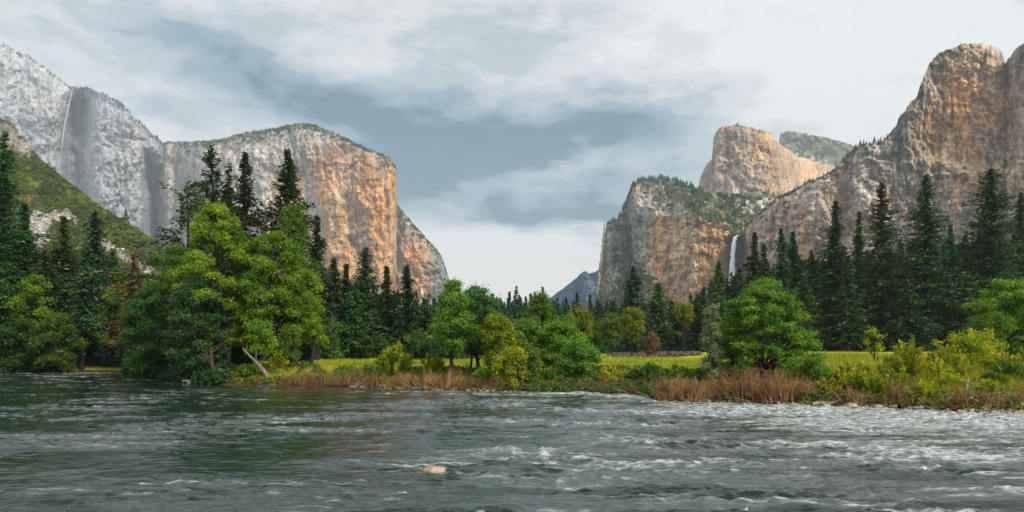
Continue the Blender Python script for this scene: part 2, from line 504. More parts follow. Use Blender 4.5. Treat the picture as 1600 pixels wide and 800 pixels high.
def rock_disp(seed, big=14, mid=5, small=1.6, cr=1.0):
    def f(x, y, u, tt):
        w = fbm(u / 60, y / 90, seed, 3)
        a = fbm(u / 55 + 0.4 * w, y / 200, seed + 1, 3) * big * 1.5
        b = (ridge(u / 24 + 1.5 * w, y / 85, seed + 2, 4) - 0.6) * mid * 2.6
        c = fbm(u / 7, y / 14, seed + 3, 5, 0.6) * small * 2
        led = (ridge((u + 0.5 * y) / 60, y / 16, seed + 4, 3) - 0.6) * small * 2.2
        dgl = (ridge((u + y * 0.8) / 34, (y - u * 0.7) / 20, seed + 5, 4) - 0.6) * mid * 1.1
        wu = u + 16 * fbm(u / 30, y / 30, seed + 61, 4); wy = y + 24 * fbm(u / 30, y / 36, seed + 62, 4)
        v, e, ox, oy = cells(wu / 34, wy / 95, seed + 61)
        pl = mid * (ox * (v * 5 % 1 - 0.5) * 4.0 + (v - 0.5) * 0.9) * ss(e, 0, 0.35)
        pl = pl + fbm(u / 3.2, y / 34, seed + 8, 4, 0.6) * small * 1.3
        w2 = fbm(u / 24, y / 24, seed + 20, 4)
        crag = (ridge(u / 11 + 1.6 * w2, y / 20 + 1.2 * w2, seed + 21, 5, 0.6) ** 2 - 0.4) * small * 5.0
        diag = (ridge((u * 0.8 - y * 0.6) / 40 + w2, (u * 0.6 + y * 0.8) / 110, seed + 22, 4) ** 2 - 0.4) * mid * 2.4
        sty = y / 24 + 1.3 * fbm(u / 40, y / 60, seed + 23, 4); fr = sty - np.floor(sty)
        step = (fr - ss(fr, 0.82, 1.0)) * mid * 1.5 * ss(fbm(u / 26, y / 18, seed + 24, 3), -0.2, 0.3)
        return (a + b * 1.1 + c * 1.3 + led * 1.1 + dgl * 0.8 + pl + (crag + diag + step) * cr)
    return f


# far left wall with the ribbon fall
def g_a(x, y, t_):
    return 0.12 + 0.9 * ss(t_, 0.93, 1.0) + 0.35 * blob(x, y, 40, 130, 60, 30, 35)


def disp_a(x, y, u, tt):
    d = rock_disp(100, 22, 9, 2.4, 0.5)(x, y, u, tt)
    cx = np.interp(y, [130, 235, 330, 545], [120, 108, 112, 110])
    d = d + 120 * np.exp(-((x - cx - 8) / 19.0) ** 2) * ss(y, 120, 170)           # alcove of the fall
    d = d + 110 * np.exp(-((x - 245 - (y - 400) * 0.05) / 16.0) ** 2) * ss(y, 225, 300)
    d = d - 25 * blob(x, y, 170, 300, 40, 130)
    return d


def col_a(x, y, u, t_, d, g):
    warm = 0.55 * blob(x, y, 60, 150, 50, 22, 35) + 0.40 * blob(x, y, 175, 210, 40, 60) + 0.4 * blob(x, y, 85, 230, 12, 60) + 0.35 * blob(x, y, 160, 300, 60, 60)
    veg = 0.75 * ss(t_, 0.955, 0.985) * ss(x, 100, 160) + 0.35 * ss(t_, 0.96, 0.985) + 0.25 * blob(x, y, 215, 260, 25, 50, -30)
    dark = 0.55 * np.exp(-((x - 118) / 20.0) ** 2) * ss(y, 130, 170) + 0.5 * blob(x, y, 250, 350, 20, 90) + 0.3 * blob(x, y, 20, 110, 60, 15, 35)
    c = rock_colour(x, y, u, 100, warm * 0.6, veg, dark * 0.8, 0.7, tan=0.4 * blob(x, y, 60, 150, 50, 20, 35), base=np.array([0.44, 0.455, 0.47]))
    return mixc(c, [0.43, 0.48, 0.54], 0.55 + 0 * x)  # mist painted in: the wall's colour fades towards pale blue


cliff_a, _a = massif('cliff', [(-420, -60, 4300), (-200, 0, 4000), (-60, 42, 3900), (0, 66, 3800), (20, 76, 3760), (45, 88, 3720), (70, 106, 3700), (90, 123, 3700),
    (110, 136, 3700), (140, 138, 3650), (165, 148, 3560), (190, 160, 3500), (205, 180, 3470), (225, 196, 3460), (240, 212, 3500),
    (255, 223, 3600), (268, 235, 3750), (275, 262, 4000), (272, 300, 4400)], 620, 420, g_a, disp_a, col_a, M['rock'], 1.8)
tag(cliff_a, 'hazy pale granite wall at upper left with a thin ribbon waterfall', 'cliff', kind='thing')


# El Capitan-like face
def g_b(x, y, t_):
    top = np.interp(x, [262, 400, 470, 520, 560, 600, 620], [60, 60, 62, 30, 12, 8, 6])
    dy = y - np.interp(x, [262, 300, 340, 370, 410, 440, 465, 490, 515, 545, 575, 600, 619], [222, 222, 219, 210, 204, 197, 192, 193, 205, 218, 232, 242, 262])
    return 0.10 + 0.9 * (1 - ss(dy, 0, top)) * ss(x, 240, 300) + 0.35 * (1 - ss(dy, 0, 5))


def disp_b(x, y, u, tt):
    d = rock_disp(200, 16, 7, 1.7, 0.35)(x, y, u, tt)
    d = d + 60 * np.exp(-((x - 285) / 22.0) ** 2)
    d = d - 10 * np.exp(-((x - 530) / 14.0) ** 2)
    d = d + 9 * blob(x, y, 470, 300, 50, 60) + 10 * blob(x, y, 545, 400, 16, 50, 12)
    return d


def col_b(x, y, u, t_, d, g):
    warm = 0.80 * ss(x, 395, 560) * ss(y, 205, 260) + 0.42 * ss(x, 380, 470) * ss(y, 250, 300) + 0.3 * blob(x, y, 520, 250, 30, 25)
    warm = warm * (1 - 0.75 * blob(x, y, 490, 320, 14, 70, -8)) * (1 - 0.6 * blob(x, y, 560, 370, 20, 24)) * (1 - 0.5 * blob(x, y, 598, 260, 14, 20))
    dy = ss(g, 0.25, 0.9)
    veg = 0.42 * dy + 0.4 * ss(t_, 0.965, 0.99)
    dark = 0.42 * blob(x, y, 280, 260, 20, 60) + 0.28 * blob(x, y, 510, 215, 60, 16, 25) + 0.3 * blob(x, y, 497, 310, 8, 70)
    tan = 0.35 * ss(y, 380, 450) * ss(x, 460, 520) * (1 - ss(x, 590, 620))
    return rock_colour(x, y, u, 200, warm, veg, dark, 1.0, tan=tan, base=np.array([0.37, 0.345, 0.32]))


cliff_b, _b = massif('cliff', [(236, 262, 4100), (240, 235, 3900), (250, 226, 3700), (262, 222, 3500), (300, 222, 3250), (340, 219, 3100), (370, 210, 3000), (410, 204, 2900), (440, 197, 2850),
    (465, 192, 2800), (490, 193, 2760), (515, 205, 2720), (545, 218, 2690), (575, 232, 2670), (600, 242, 2680), (611, 249, 2700), (617, 258, 2740),
    (619.5, 264, 2850), (619, 275, 3000), (618, 300, 3500)], 720, 560, g_b, disp_b, col_b, M['rock'], 1.2)
tag(cliff_b, 'great orange and grey granite monolith with a sheer right-hand edge', 'cliff', kind='thing')


def g_c(x, y, t_):
    return 0.20 + 0.8 * ss(t_, 0.93, 1.0)


def col_c(x, y, u, t_, d, g):
    warm = 0.6 * ss(y, 340, 400) * (1 - ss(x, 640, 690)) + 0.35 * blob(x, y, 660, 420, 14, 40)
    veg = 0.65 * ss(t_, 0.93, 0.975)
    dark = 0.35 * ss(x, 655, 700) + 0.4 * blob(x, y, 628, 335, 8, 30)
    return rock_colour(x, y, u, 300, warm, veg, dark, 1.0)


cliff_c, _c = massif('cliff', [(560, 300, 3400), (600, 308, 3200), (620, 318, 3080), (635, 338, 3050), (655, 360, 3060), (675, 382, 3080), (690, 401, 3120), (698, 424, 3180),
    (706, 458, 3300), (712, 500, 3500), (716, 535, 3700)], 300, 300, g_c, rock_disp(300, 9, 5, 1.8), col_c, M['rock'], 1.6)
tag(cliff_c, 'lower rock shoulder stepping down to the right of the orange monolith', 'cliff', kind='thing')


# distant blue peak
def col_d(x, y, u, t_, d, g):
    n = fbm(u / 6, y / 9, 401, 5, 0.6)
    c = np.ones(x.shape + (3,)) * np.array([0.003, 0.050, 0.140])  # blue of the haze put into the forest's own colour
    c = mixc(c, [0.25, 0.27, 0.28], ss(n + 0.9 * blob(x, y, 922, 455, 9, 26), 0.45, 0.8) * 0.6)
    return c


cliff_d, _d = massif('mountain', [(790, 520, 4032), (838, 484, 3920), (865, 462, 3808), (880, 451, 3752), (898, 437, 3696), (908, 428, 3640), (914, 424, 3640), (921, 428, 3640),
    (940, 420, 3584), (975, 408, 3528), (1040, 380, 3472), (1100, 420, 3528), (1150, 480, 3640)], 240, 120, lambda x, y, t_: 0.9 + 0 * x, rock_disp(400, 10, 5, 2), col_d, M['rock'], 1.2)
tag(cliff_d, 'small deep blue forested peak far off in the gap of the valley', 'mountain', kind='thing')


# leaning tower with the hanging valley above it
RIMX = [925, 948, 975, 1000, 1030, 1060, 1090, 1115, 1130, 1150, 1170]
RIMY = [400, 352, 330, 318, 322, 328, 340, 352, 362, 371, 372]


def g_e(x, y, t_):
    rim = np.interp(x, RIMX, RIMY) + 5 * fbm(x / 14, x * 0 + 2, 55, 3)
    above = 1 - ss(y, rim - 8, rim + 4)
    apron = ss(y, 440, 475) * (1 - ss(x, 1040, 1090)) + 0.9 * blob(x, y, 1000, 445, 40, 30, -25)
    return 0.10 + 1.05 * above * ss(x, 985, 1030) + 0.35 * above * (1 - ss(x, 985, 1030)) + 0.9 * apron + 0.4 * ss(t_, 0.97, 1)


def disp_e(x, y, u, tt):
    d = rock_disp(500, 10, 6, 2.6)(x, y, u, tt)
    d = d + 14 * np.exp(-((x - 985 - (y - 340) * 0.1) / 9.0) ** 2)
    d = d + 70 * np.exp(-((x - 1150) / 13.0) ** 2) * ss(y, 366, 380)
    d = d - 14 * blob(x, y, 1040, 400, 30, 60, -20) + 8 * blob(x, y, 1000, 400, 16, 30, 35)
    return d


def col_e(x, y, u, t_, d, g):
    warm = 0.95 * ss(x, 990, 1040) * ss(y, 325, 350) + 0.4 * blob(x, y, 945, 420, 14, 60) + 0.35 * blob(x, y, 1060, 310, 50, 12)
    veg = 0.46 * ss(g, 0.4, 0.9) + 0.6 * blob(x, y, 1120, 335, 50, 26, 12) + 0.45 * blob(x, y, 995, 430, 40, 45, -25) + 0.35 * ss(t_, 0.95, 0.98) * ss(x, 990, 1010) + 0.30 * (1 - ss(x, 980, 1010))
    dark = 0.50 * (1 - ss(x, 975, 1010)) * (1 - ss(y, 400, 470)) + 0.9 * np.exp(-((x - 1150) / 15.0) ** 2) * ss(y, 360, 375) + 0.3 * blob(x, y, 1010, 300, 30, 12)  # includes the shade of the fall's recess, painted on the rock
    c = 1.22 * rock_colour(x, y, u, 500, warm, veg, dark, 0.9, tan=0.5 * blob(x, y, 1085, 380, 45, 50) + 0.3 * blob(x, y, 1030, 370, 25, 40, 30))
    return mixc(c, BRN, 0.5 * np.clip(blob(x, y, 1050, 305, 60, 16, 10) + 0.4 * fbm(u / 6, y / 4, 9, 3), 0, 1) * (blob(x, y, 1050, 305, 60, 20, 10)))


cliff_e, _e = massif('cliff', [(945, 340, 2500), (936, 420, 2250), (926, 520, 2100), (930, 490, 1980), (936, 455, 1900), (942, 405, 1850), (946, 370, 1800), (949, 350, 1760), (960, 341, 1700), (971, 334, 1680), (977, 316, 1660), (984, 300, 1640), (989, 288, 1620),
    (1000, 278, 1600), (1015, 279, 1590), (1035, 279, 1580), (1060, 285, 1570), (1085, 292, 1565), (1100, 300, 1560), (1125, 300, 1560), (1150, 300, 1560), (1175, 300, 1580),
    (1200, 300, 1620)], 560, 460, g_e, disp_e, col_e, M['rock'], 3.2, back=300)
tag(cliff_e, 'dark-flanked rock tower left of the white waterfall with green ledges', 'cliff', kind='thing')


# middle summit behind the hanging valley
def g_g(x, y, t_):
    return 0.10 + 1.0 * ss(t_, 0.90, 1.0) + 0.9 * ss(x - (y - 235) * 0.3, 1195, 1230) + 0.9 * ss(y, 310, 330)


def col_g(x, y, u, t_, d, g):
    warm = 0.55 + 0.3 * blob(x, y, 1260, 265, 40, 14, 15) + 0 * x
    veg = 0.55 * blob(x, y, 1150, 212, 36, 14, 5) + 0.55 * blob(x, y, 1200, 310, 60, 14, -12) + 0.25 * blob(x, y, 1140, 240, 20, 20)
    dark = 0.40 * blob(x, y, 1150, 225, 30, 24) + 0.4 * (1 - ss(x, 1108, 1118)) + 0.3 * blob(x, y, 1215, 275, 30, 12, 30)
    return rock_colour(x, y, u, 600, warm, veg, dark, 0.6, tan=0.55 * ss(x, 1120, 1200) * ss(y, 225, 250), base=np.array([0.36, 0.34, 0.31]))


cliff_g, _g = massif('cliff', [(1098, 330, 2900), (1091, 292, 2600), (1094, 278, 2450), (1104, 258, 2380), (1112, 250, 2330), (1113.5, 235, 2300), (1115, 215, 2280), (1119, 207, 2260), (1128, 200, 2240), (1150, 196, 2220),
    (1175, 200, 2210), (1195, 206, 2220), (1206, 212, 2230), (1216, 224, 2260), (1228, 233, 2300), (1245, 242, 2330), (1290, 256, 2380), (1330, 262, 2420), (1380, 270, 2500)], 420, 340, g_g, rock_disp(600, 10, 6, 2.4), col_g, M['rock'], 2.4, back=400)
tag(cliff_g, 'pale rounded summit block above the hanging valley and its waterfall', 'cliff', kind='thing')


def col_h(x, y, u, t_, d, g):
    warm = 0.5 * blob(x, y, 1222, 222, 8, 16) + 0.2
    veg = 0.75 * blob(x, y, 1290, 235, 50, 16, 10) + 0.3 + 0 * x
    return rock_colour(x, y, u, 700, warm, veg, 0.2 + 0 * x, 0.5)


cliff_h, _h2 = massif('cliff', [(1215, 260, 3500), (1216, 228, 3300), (1219, 209, 3200), (1230, 205, 3150), (1250, 208, 3100), (1270, 212, 3080), (1290, 215, 3060), (1310, 221, 3060), (1335, 228, 3080),
    (1380, 245, 3150), (1440, 260, 3200)], 260, 240, lambda x, y, t_: 0.25 + 0.9 * ss(y, 218, 226) + 0 * x, rock_disp(700, 8, 4, 2), col_h, M['rock'], 1.2, back=300)
tag(cliff_h, 'small tree-dotted knob peeping out between the two right-hand summits', 'cliff', kind='thing')


# the big right-hand buttress
def g_f(x, y, t_):
    shelf = np.interp(x, [1380, 1420, 1450, 1500, 1560, 1600, 1700], [232, 236, 240, 252, 262, 266, 280])
    sh = np.exp(-((y - shelf - 4) / 7.0) ** 2) * ss(x, 1430, 1460)
    sh2 = np.exp(-((y - np.interp(x, [1150, 1200, 1250, 1300, 1340], [352, 330, 300, 288, 262])) / 8.0) ** 2) * (1 - ss(x, 1320, 1360))
    return 0.13 + 0.55 * ss(t_, 0.95, 1.0) + 1.5 * sh + 0.8 * sh2


def disp_f(x, y, u, tt):
    d = rock_disp(800, 14, 7, 2.6)(x, y, u, tt)
    d = d + 26 * blob(x, y, 1320, 330, 16, 80) + 20 * blob(x, y, 1250, 300, 14, 30, 20)
    d = d + 70 * np.exp(-((x - 1152) / 12.0) ** 2)
    d = d + 40 * np.exp(-((x - 1572 - (y - 100) * 0.12) / 9.0) ** 2) * (1 - ss(y, 180, 270))
    return d


def col_f(x, y, u, t_, d, g):
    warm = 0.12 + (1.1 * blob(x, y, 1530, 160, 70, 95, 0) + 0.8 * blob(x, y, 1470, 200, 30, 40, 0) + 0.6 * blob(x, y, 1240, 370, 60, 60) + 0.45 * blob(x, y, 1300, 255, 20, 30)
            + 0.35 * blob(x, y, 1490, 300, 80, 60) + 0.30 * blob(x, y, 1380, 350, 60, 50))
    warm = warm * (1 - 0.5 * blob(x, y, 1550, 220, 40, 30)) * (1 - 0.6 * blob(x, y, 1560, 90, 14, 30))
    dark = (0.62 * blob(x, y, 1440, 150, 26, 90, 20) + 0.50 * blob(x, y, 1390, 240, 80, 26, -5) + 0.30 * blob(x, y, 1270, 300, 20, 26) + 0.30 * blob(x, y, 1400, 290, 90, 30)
            + 0.5 * ss(x, 1572, 1590) * (1 - ss(y, 140, 200)) + 0.8 * np.exp(-((x - 1152) / 12.0) ** 2) + 0.5 * blob(x, y, 1490, 80, 30, 10))  # rock beside the fall darkened to paint the recess shade
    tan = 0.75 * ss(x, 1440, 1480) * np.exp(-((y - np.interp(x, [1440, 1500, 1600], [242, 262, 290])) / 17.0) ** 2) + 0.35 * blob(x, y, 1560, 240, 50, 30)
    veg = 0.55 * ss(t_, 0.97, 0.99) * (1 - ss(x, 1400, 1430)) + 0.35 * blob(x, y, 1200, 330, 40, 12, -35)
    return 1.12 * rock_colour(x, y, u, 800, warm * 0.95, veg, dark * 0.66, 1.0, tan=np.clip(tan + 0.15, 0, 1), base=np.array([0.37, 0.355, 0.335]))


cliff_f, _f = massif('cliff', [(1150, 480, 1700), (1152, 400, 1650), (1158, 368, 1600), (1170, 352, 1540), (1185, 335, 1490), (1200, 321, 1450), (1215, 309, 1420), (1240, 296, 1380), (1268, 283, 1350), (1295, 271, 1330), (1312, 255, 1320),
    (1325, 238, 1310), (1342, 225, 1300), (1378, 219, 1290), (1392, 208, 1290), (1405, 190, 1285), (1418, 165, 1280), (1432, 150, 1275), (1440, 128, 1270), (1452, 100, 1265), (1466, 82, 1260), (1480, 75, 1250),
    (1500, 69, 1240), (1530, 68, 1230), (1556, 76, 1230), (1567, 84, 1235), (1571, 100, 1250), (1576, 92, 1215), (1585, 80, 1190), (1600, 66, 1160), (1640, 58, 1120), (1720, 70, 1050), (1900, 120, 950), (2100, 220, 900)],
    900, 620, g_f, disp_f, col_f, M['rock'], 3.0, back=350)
tag(cliff_f, 'towering ochre-stained granite buttress filling the right edge', 'cliff', kind='thing')


# left hillside
def g_i(x, y, t_):
    return 0.95 + 0.25 * fbm(x / 40, y / 40, 31, 3) - 0.75 * blob(x, y, 10, 215, 40, 22, 30)


GX = [40, 60, 110, 150, 215, 260]; GY = [352, 338, 336, 372, 412, 440]


def gully(x, y):
    gy = np.interp(x, GX, GY)
    a = np.exp(-((y - gy) / (7.5 + 8 * blob(x, y, 70, 360, 30, 30))) ** 2) * ss(x, 30, 55) * (0.35 + 0.9 * ss(fbm(x / 22, y / 22, 33, 2), -0.25, 0.2))
    return a + blob(x, y, 62, 372, 16, 22)


def disp_i(x, y, u, tt):
    return fbm(u / 26, y / 26, 900, 5, 0.55) * 16 + 8 * gully(x, y) + fbm(u / 5, y / 5, 901, 3) * 2.5


def col_i(x, y, u, t_, d, g):
    n = fbm(u / 8, y / 6, 902, 5, 0.6); n2 = fbm(u / 25, y / 18, 903, 4)
    c = np.ones(x.shape + (3,)) * np.array([0.055, 0.085, 0.020])
    c = mixc(c, [0.15, 0.175, 0.028], ss(n2 + 0.5 * n, -0.1, 0.5))
    c = mixc(c, [0.030, 0.050, 0.018], ss(n, 0.05, 0.35) * 0.8)
    c = mixc(c, [0.30, 0.17, 0.05], blob(x, y, 45, 310, 14, 7) * 0.8)
    rk = ss(gully(x, y) + 0.45 * fbm(u / 6, y / 6, 905, 4), 0.42, 0.65)
    c = mixc(c, [0.42, 0.39, 0.36], rk)
    cl = ss(1.1 * blob(x, y, 12, 215, 42, 22, 35) + 0.4 * n, 0.35, 0.7)
    c = mixc(c, [0.36, 0.33, 0.29], cl)
    return c


hill, _i = massif('hillside', [(-500, 60, 620), (-200, 110, 560), (-60, 160, 520), (0, 184, 500), (18, 194, 495), (30, 207, 490), (45, 228, 488), (60, 245, 486), (80, 261, 482), (110, 285, 476), (150, 317, 470),
    (200, 349, 460), (240, 375, 455), (270, 398, 455), (320, 440, 470), (380, 490, 500), (450, 540, 540)], 460, 300, g_i, disp_i, col_i, M['rockn'], 1.6, back=250, drop=0.1)
tag(hill, kind='structure')

# ------------------------------------------------------------------ waterfalls
def fall(name, pts, width, D, label, seed, thick=4.0, mat=None):
    n = 90
    P = np.array(pts, float)
    y = np.linspace(P[0, 1], P[-1, 1], n); x = np.interp(y, P[:, 1], P[:, 0]); w = np.interp(y, P[:, 1], P[:, 2] * width)
    k = 9
    V = []; A = []
    for i in range(n):
        for j in range(k):
            a = j / k * 2 * math.pi
            jit = 1 + 0.55 * float(fbm(np.array([j * 1.7]), np.array([i / 4.0]), seed, 4)[0])
            dx = math.cos(a) * w[i] * 0.5 * jit; dd = -math.sin(a) * thick
            d = D + dd
            V.append(((x[i] + dx - 800) / F * d, d, CZ + (HY - y[i]) / F * d))
    i = np.arange(n - 1)[:, None] * k; j = np.arange(k)[None, :]
    Q = np.stack([i + j, i + (j + 1) % k, i + k + (j + 1) % k, i + k + j], -1).reshape(-1, 4)
    me = mesh(name, np.array(V), Q=Q, mat=mat, smooth=True)
    return tag(link(name, me), label, 'waterfall', kind='thing')


def fall_mat(name, c0, c1):
    m = bpy.data.materials.new(name); m.use_nodes = True
    t = NT(m.node_tree); o = t.n('ShaderNodeOutputMaterial')
    nz = t.noise(t.mapv(t.n('ShaderNodeTexCoord').outputs['Object'], (1, 1, 0.08)), 0.35, 5, 0.6)
    p = t.n('ShaderNodeBsdfDiffuse'); t.l(t.mix(t.ss(nz, 0.35, 0.6), c0, c1), p.inputs[0])
    t.l(p.outputs[0], o.inputs[0]); return m


def surf_D(rec, x0, y0):
    px, y, D, g = rec
    c = int(np.argmin(np.abs(px - x0))); r = int(np.argmin(np.abs(y[:, c] - y0)))
    return float(D[r, c])


d_bv = min(surf_D(_e, 1145, 372), surf_D(_f, 1160, 375))
fall('waterfall', [(1154, 367, 3), (1149, 371, 5.5), (1146.5, 380, 6), (1145, 400, 6.5), (1144, 420, 7.5), (1144, 445, 9)], 1.1, d_bv - 70, 'narrow white waterfall dropping out of the hanging valley', 5, 3.0, fall_mat('white_water', (0.88, 0.90, 0.92), (0.97, 0.97, 0.97)))
dr = min(surf_D(_a, 112, 145), surf_D(_a, 104, 190))
fall('waterfall', [(114, 138, 1.2), (111, 150, 1.8), (105, 175, 2.0), (100, 200, 2.2), (97, 225, 2.0), (96, 240, 0.6)], 1.0, dr - 120, 'faint thread of a waterfall high on the hazy left wall', 6, 5.0, fall_mat('thin_white_water', (0.42, 0.45, 0.48), (0.75, 0.77, 0.8)))

# ------------------------------------------------------------------ scattered growth on the mountains (uncountable)
def mini_conifers(name, P, Hs, mat, seed, layers=4, k=6, kind='stuff', wr=0.2):
    """small conifers as stacked ragged cones, merged"""
    r = np.random.default_rng(seed)
    n = len(P); V = []; T = []; A = []; off = 0
    for li in range(layers):
        z0 = li / layers; z1 = min(1.0, z0 + 1.45 / layers)
        rad = wr * (1 - z0) ** 0.85
        th = np.arange(k) / k * 2 * np.pi
        rr = rad * (0.6 + 0.8 * r.random((n, k)))
        a = th[None] + r.random((n, 1)) * 6
        ring = np.stack([np.cos(a) * rr, np.sin(a) * rr, z0 - 0.03 * r.random((n, k))], -1) * Hs[:, None, None] + P[:, None, :]
        tip = (np.stack([r.normal(0, .01, n), r.normal(0, .01, n), np.full(n, z1)], -1) * Hs[:, None] + P)[:, None, :]
        vv = np.concatenate([ring, tip], 1).reshape(-1, 3)
        base = (np.arange(n) * (k + 1))[:, None]
        j = np.arange(k)[None]
        tri = np.stack([base + j, base + (j + 1) % k, base + k + 0 * j], -1).reshape(-1, 3) + off
        V.append(vv); T.append(tri); off += len(vv)
        A.append(np.repeat(r.random(n), k + 1))
    return mesh(name, np.concatenate(V), T=np.concatenate(T), mat=mat, attrs={'tint': np.concatenate(A)})


def leaf_blobs(name, P, R, mat, seed, per=40, ls=0.35, flat=0.8, tint=None):
    """bushes as balls of small leaf faces, merged"""
    r = np.random.default_rng(seed)
    n = len(P)
    d = unit(r.normal(size=(n, per, 3))); d[..., 2] = np.abs(d[..., 2]) * 1.0 - 0.15
    rad = (0.55 + 0.45 * r.random((n, per, 1)))
    C = P[:, None, :] + d * rad * R[:, None, None] * np.array([1, 1, flat])
    nd = unit(d + 0.6 * r.normal(size=d.shape))
    a = unit(np.cross(nd, r.normal(size=d.shape))); b = np.cross(nd, a)
    L = (ls * R[:, None] * (0.6 + 0.8 * r.random((n, per)))).ravel()
    V, Q = kites(C.reshape(-1, 3), a.reshape(-1, 3), b.reshape(-1, 3), L, L * 0.75)
    tn = np.clip((r.random((n, 1)) if tint is None else tint[:, None]) * 0.7 + 0.3 * r.random((n, per)), 0, 1)
    return mesh(name, V, Q=Q, mat=mat, attrs={'tint': np.repeat(tn.ravel(), 4)})


def sample_surface(rec, n, seed, dens, ymax=470, top=None):
    """random surface points weighted by dens(x, y, t)"""
    px, y, D, g = rec
    r = np.random.default_rng(seed)
    ny, nx = y.shape
    ii = r.integers(int(ny * 0.05), ny - 1, n * 12); jj = r.integers(0, nx - 1, n * 12)
    w = dens(px[jj], y[ii, jj], ii / (ny - 1), g[ii, jj])
    keep = np.nonzero(r.random(len(w)) < w)[0][:n]
    ii, jj = ii[keep], jj[keep]
    d = D[ii, jj]
    return np.stack([(px[jj] - 800) / F * d, d, CZ + (HY - y[ii, jj]) / F * d], -1)


rg = np.random.default_rng(7)
def crest(rec, n, seed, lo, hi, prob=1.0):
    px, y, D, g = rec
    r = np.random.default_rng(seed)
    jj = np.nonzero((px >= lo) & (px <= hi))[0]; jj = r.choice(jj, n)
    ii = np.full(n, y.shape[0] - 1) - r.integers(0, 5, n)
    d = D[ii, jj]
    return np.stack([(px[jj] - 800) / F * d, d, CZ + (HY - y[ii, jj]) / F * d - 2], -1)


parts = []
for rec, n, lo, hi, hm, sd in ((_a, 260, 0, 275, 13, 1), (_b, 300, 255, 612, 8, 2), (_c, 60, 620, 705, 8, 3), (_e, 150, 985, 1100, 12, 4), (_e, 70, 946, 990, 11, 9), (_g, 60, 1118, 1215, 9, 5),
                               (_h2, 60, 1225, 1335, 11, 6), (_f, 50, 1310, 1410, 8, 7), (_f, 30, 1200, 1310, 8, 8)):
    P = crest(rec, n, 50 + sd, lo, hi)
    parts.append((P, hm * (0.5 + rg.random(n))))
P = sample_surface(_e, 2600, 60, lambda x, y, t_, g: np.clip(1.3 * blob(x, y, 1125, 335, 50, 24, 12) + 0.4 * blob(x, y, 1030, 295, 50, 12, 5) + 0.7 * blob(x, y, 995, 440, 36, 36, -25) + 0.5 * ss(y, 450, 470) + 0.2 * (1 - ss(x, 975, 1000)), 0, 1))
parts.append((P, 8 * (0.5 + rg.random(len(P)))))
P = sample_surface(_g, 500, 61, lambda x, y, t_, g: np.clip(1.2 * blob(x, y, 1190, 312, 60, 12, -10) + 0.5 * blob(x, y, 1150, 208, 30, 8), 0, 1)); parts.append((P, 8 * (0.5 + rg.random(len(P)))))
P = sample_surface(_h2, 500, 62, lambda x, y, t_, g: np.clip(1.2 * blob(x, y, 1285, 235, 45, 14, 8), 0, 1)); parts.append((P, 10 * (0.5 + rg.random(len(P)))))
P = sample_surface(_b, 1200, 63, lambda x, y, t_, g: np.clip(ss(g, 0.3, 0.9) * 0.5, 0, 1)); parts.append((P, 9 * (0.5 + rg.random(len(P)))))
P = sample_surface(_a, 900, 65, lambda x, y, t_, g: np.clip(ss(t_, 0.95, 0.99) * 0.8 * ss(x, 120, 180) + 0.25 * blob(x, y, 20, 110, 50, 14, 35), 0, 1)); parts.append((P, 14 * (0.5 + rg.random(len(P)))))
P = sample_surface(_f, 500, 66, lambda x, y, t_, g: np.clip(1.0 * blob(x, y, 1205, 322, 30, 10, -35) + 0.3 * blob(x, y, 1360, 225, 40, 6) + 0.4 * blob(x, y, 1540, 262, 30, 3), 0, 1)); parts.append((P, 7 * (0.5 + rg.random(len(P)))))
P = sample_surface(_i, 420, 67, lambda x, y, t_, g: np.clip(0.25 + ss(y, 300, 420), 0, 1) * (y < 500) * (1 - gully(x, y))); parts.append((P, 4 + 9 * rg.random(len(P)) ** 2))
P = np.concatenate([p[0] for p in parts]); Hh = np.concatenate([p[1] for p in parts])
tag(link('forest', mini_conifers('forest_on_cliffs', P, Hh, M['ridge'], 70, 3, 5, wr=0.26)), 'tiny dark trees dotting the cliff tops, ledges and the left hillside', 'woods', kind='stuff')

# scrub and talus on the left hillside
P = sample_surface(_i, 9000, 71, lambda x, y, t_, g: np.clip(1.0 - 1.1 * gully(x, y) - 1.0 * blob(x, y, 12, 215, 36, 18, 35), 0, 1) * (y < 500))
tn = np.clip(0.5 + 0.8 * fbm(P[:, 0] / 30, P[:, 2] / 25, 72, 3) + 0.25 * rg.normal(size=len(P)), 0, 1)
tag(link('scrub', leaf_blobs('scrub', P, 0.9 + 3.2 * rg.random(len(P)) ** 3, M['scrub'], 73, 60, 0.36, 0.85, tn)), 'olive and yellow-green scrub covering the steep left hillside', 'scrub', kind='stuff')


def stones_mesh(name, P, R, mat, seed, flat=0.7):
    import bmesh
    bm = bmesh.new(); bmesh.ops.create_icosphere(bm, subdivisions=1, radius=1.0)
    bv = np.array([v.co[:] for v in bm.verts]); bf = np.array([[v.index for v in f.verts] for f in bm.faces]); bm.free()
    r = np.random.default_rng(seed); n = len(P); k = len(bv)
    a = r.random(n) * 6.28
    V = bv[None] * (1 + 0.22 * r.normal(size=(n, k, 1))) * (np.stack([0.8 + 0.6 * r.random(n), 0.7 + 0.5 * r.random(n), flat * (0.6 + 0.6 * r.random(n))], -1) * R[:, None])[:, None, :]
    c, s_ = np.cos(a)[:, None], np.sin(a)[:, None]
    V = np.stack([V[..., 0] * c - V[..., 1] * s_, V[..., 0] * s_ + V[..., 1] * c, V[..., 2]], -1) + P[:, None, :]
    T = (bf[None] + (np.arange(n) * k)[:, None, None]).reshape(-1, 3)
    return mesh(name, V.reshape(-1, 3), T=T, mat=mat)


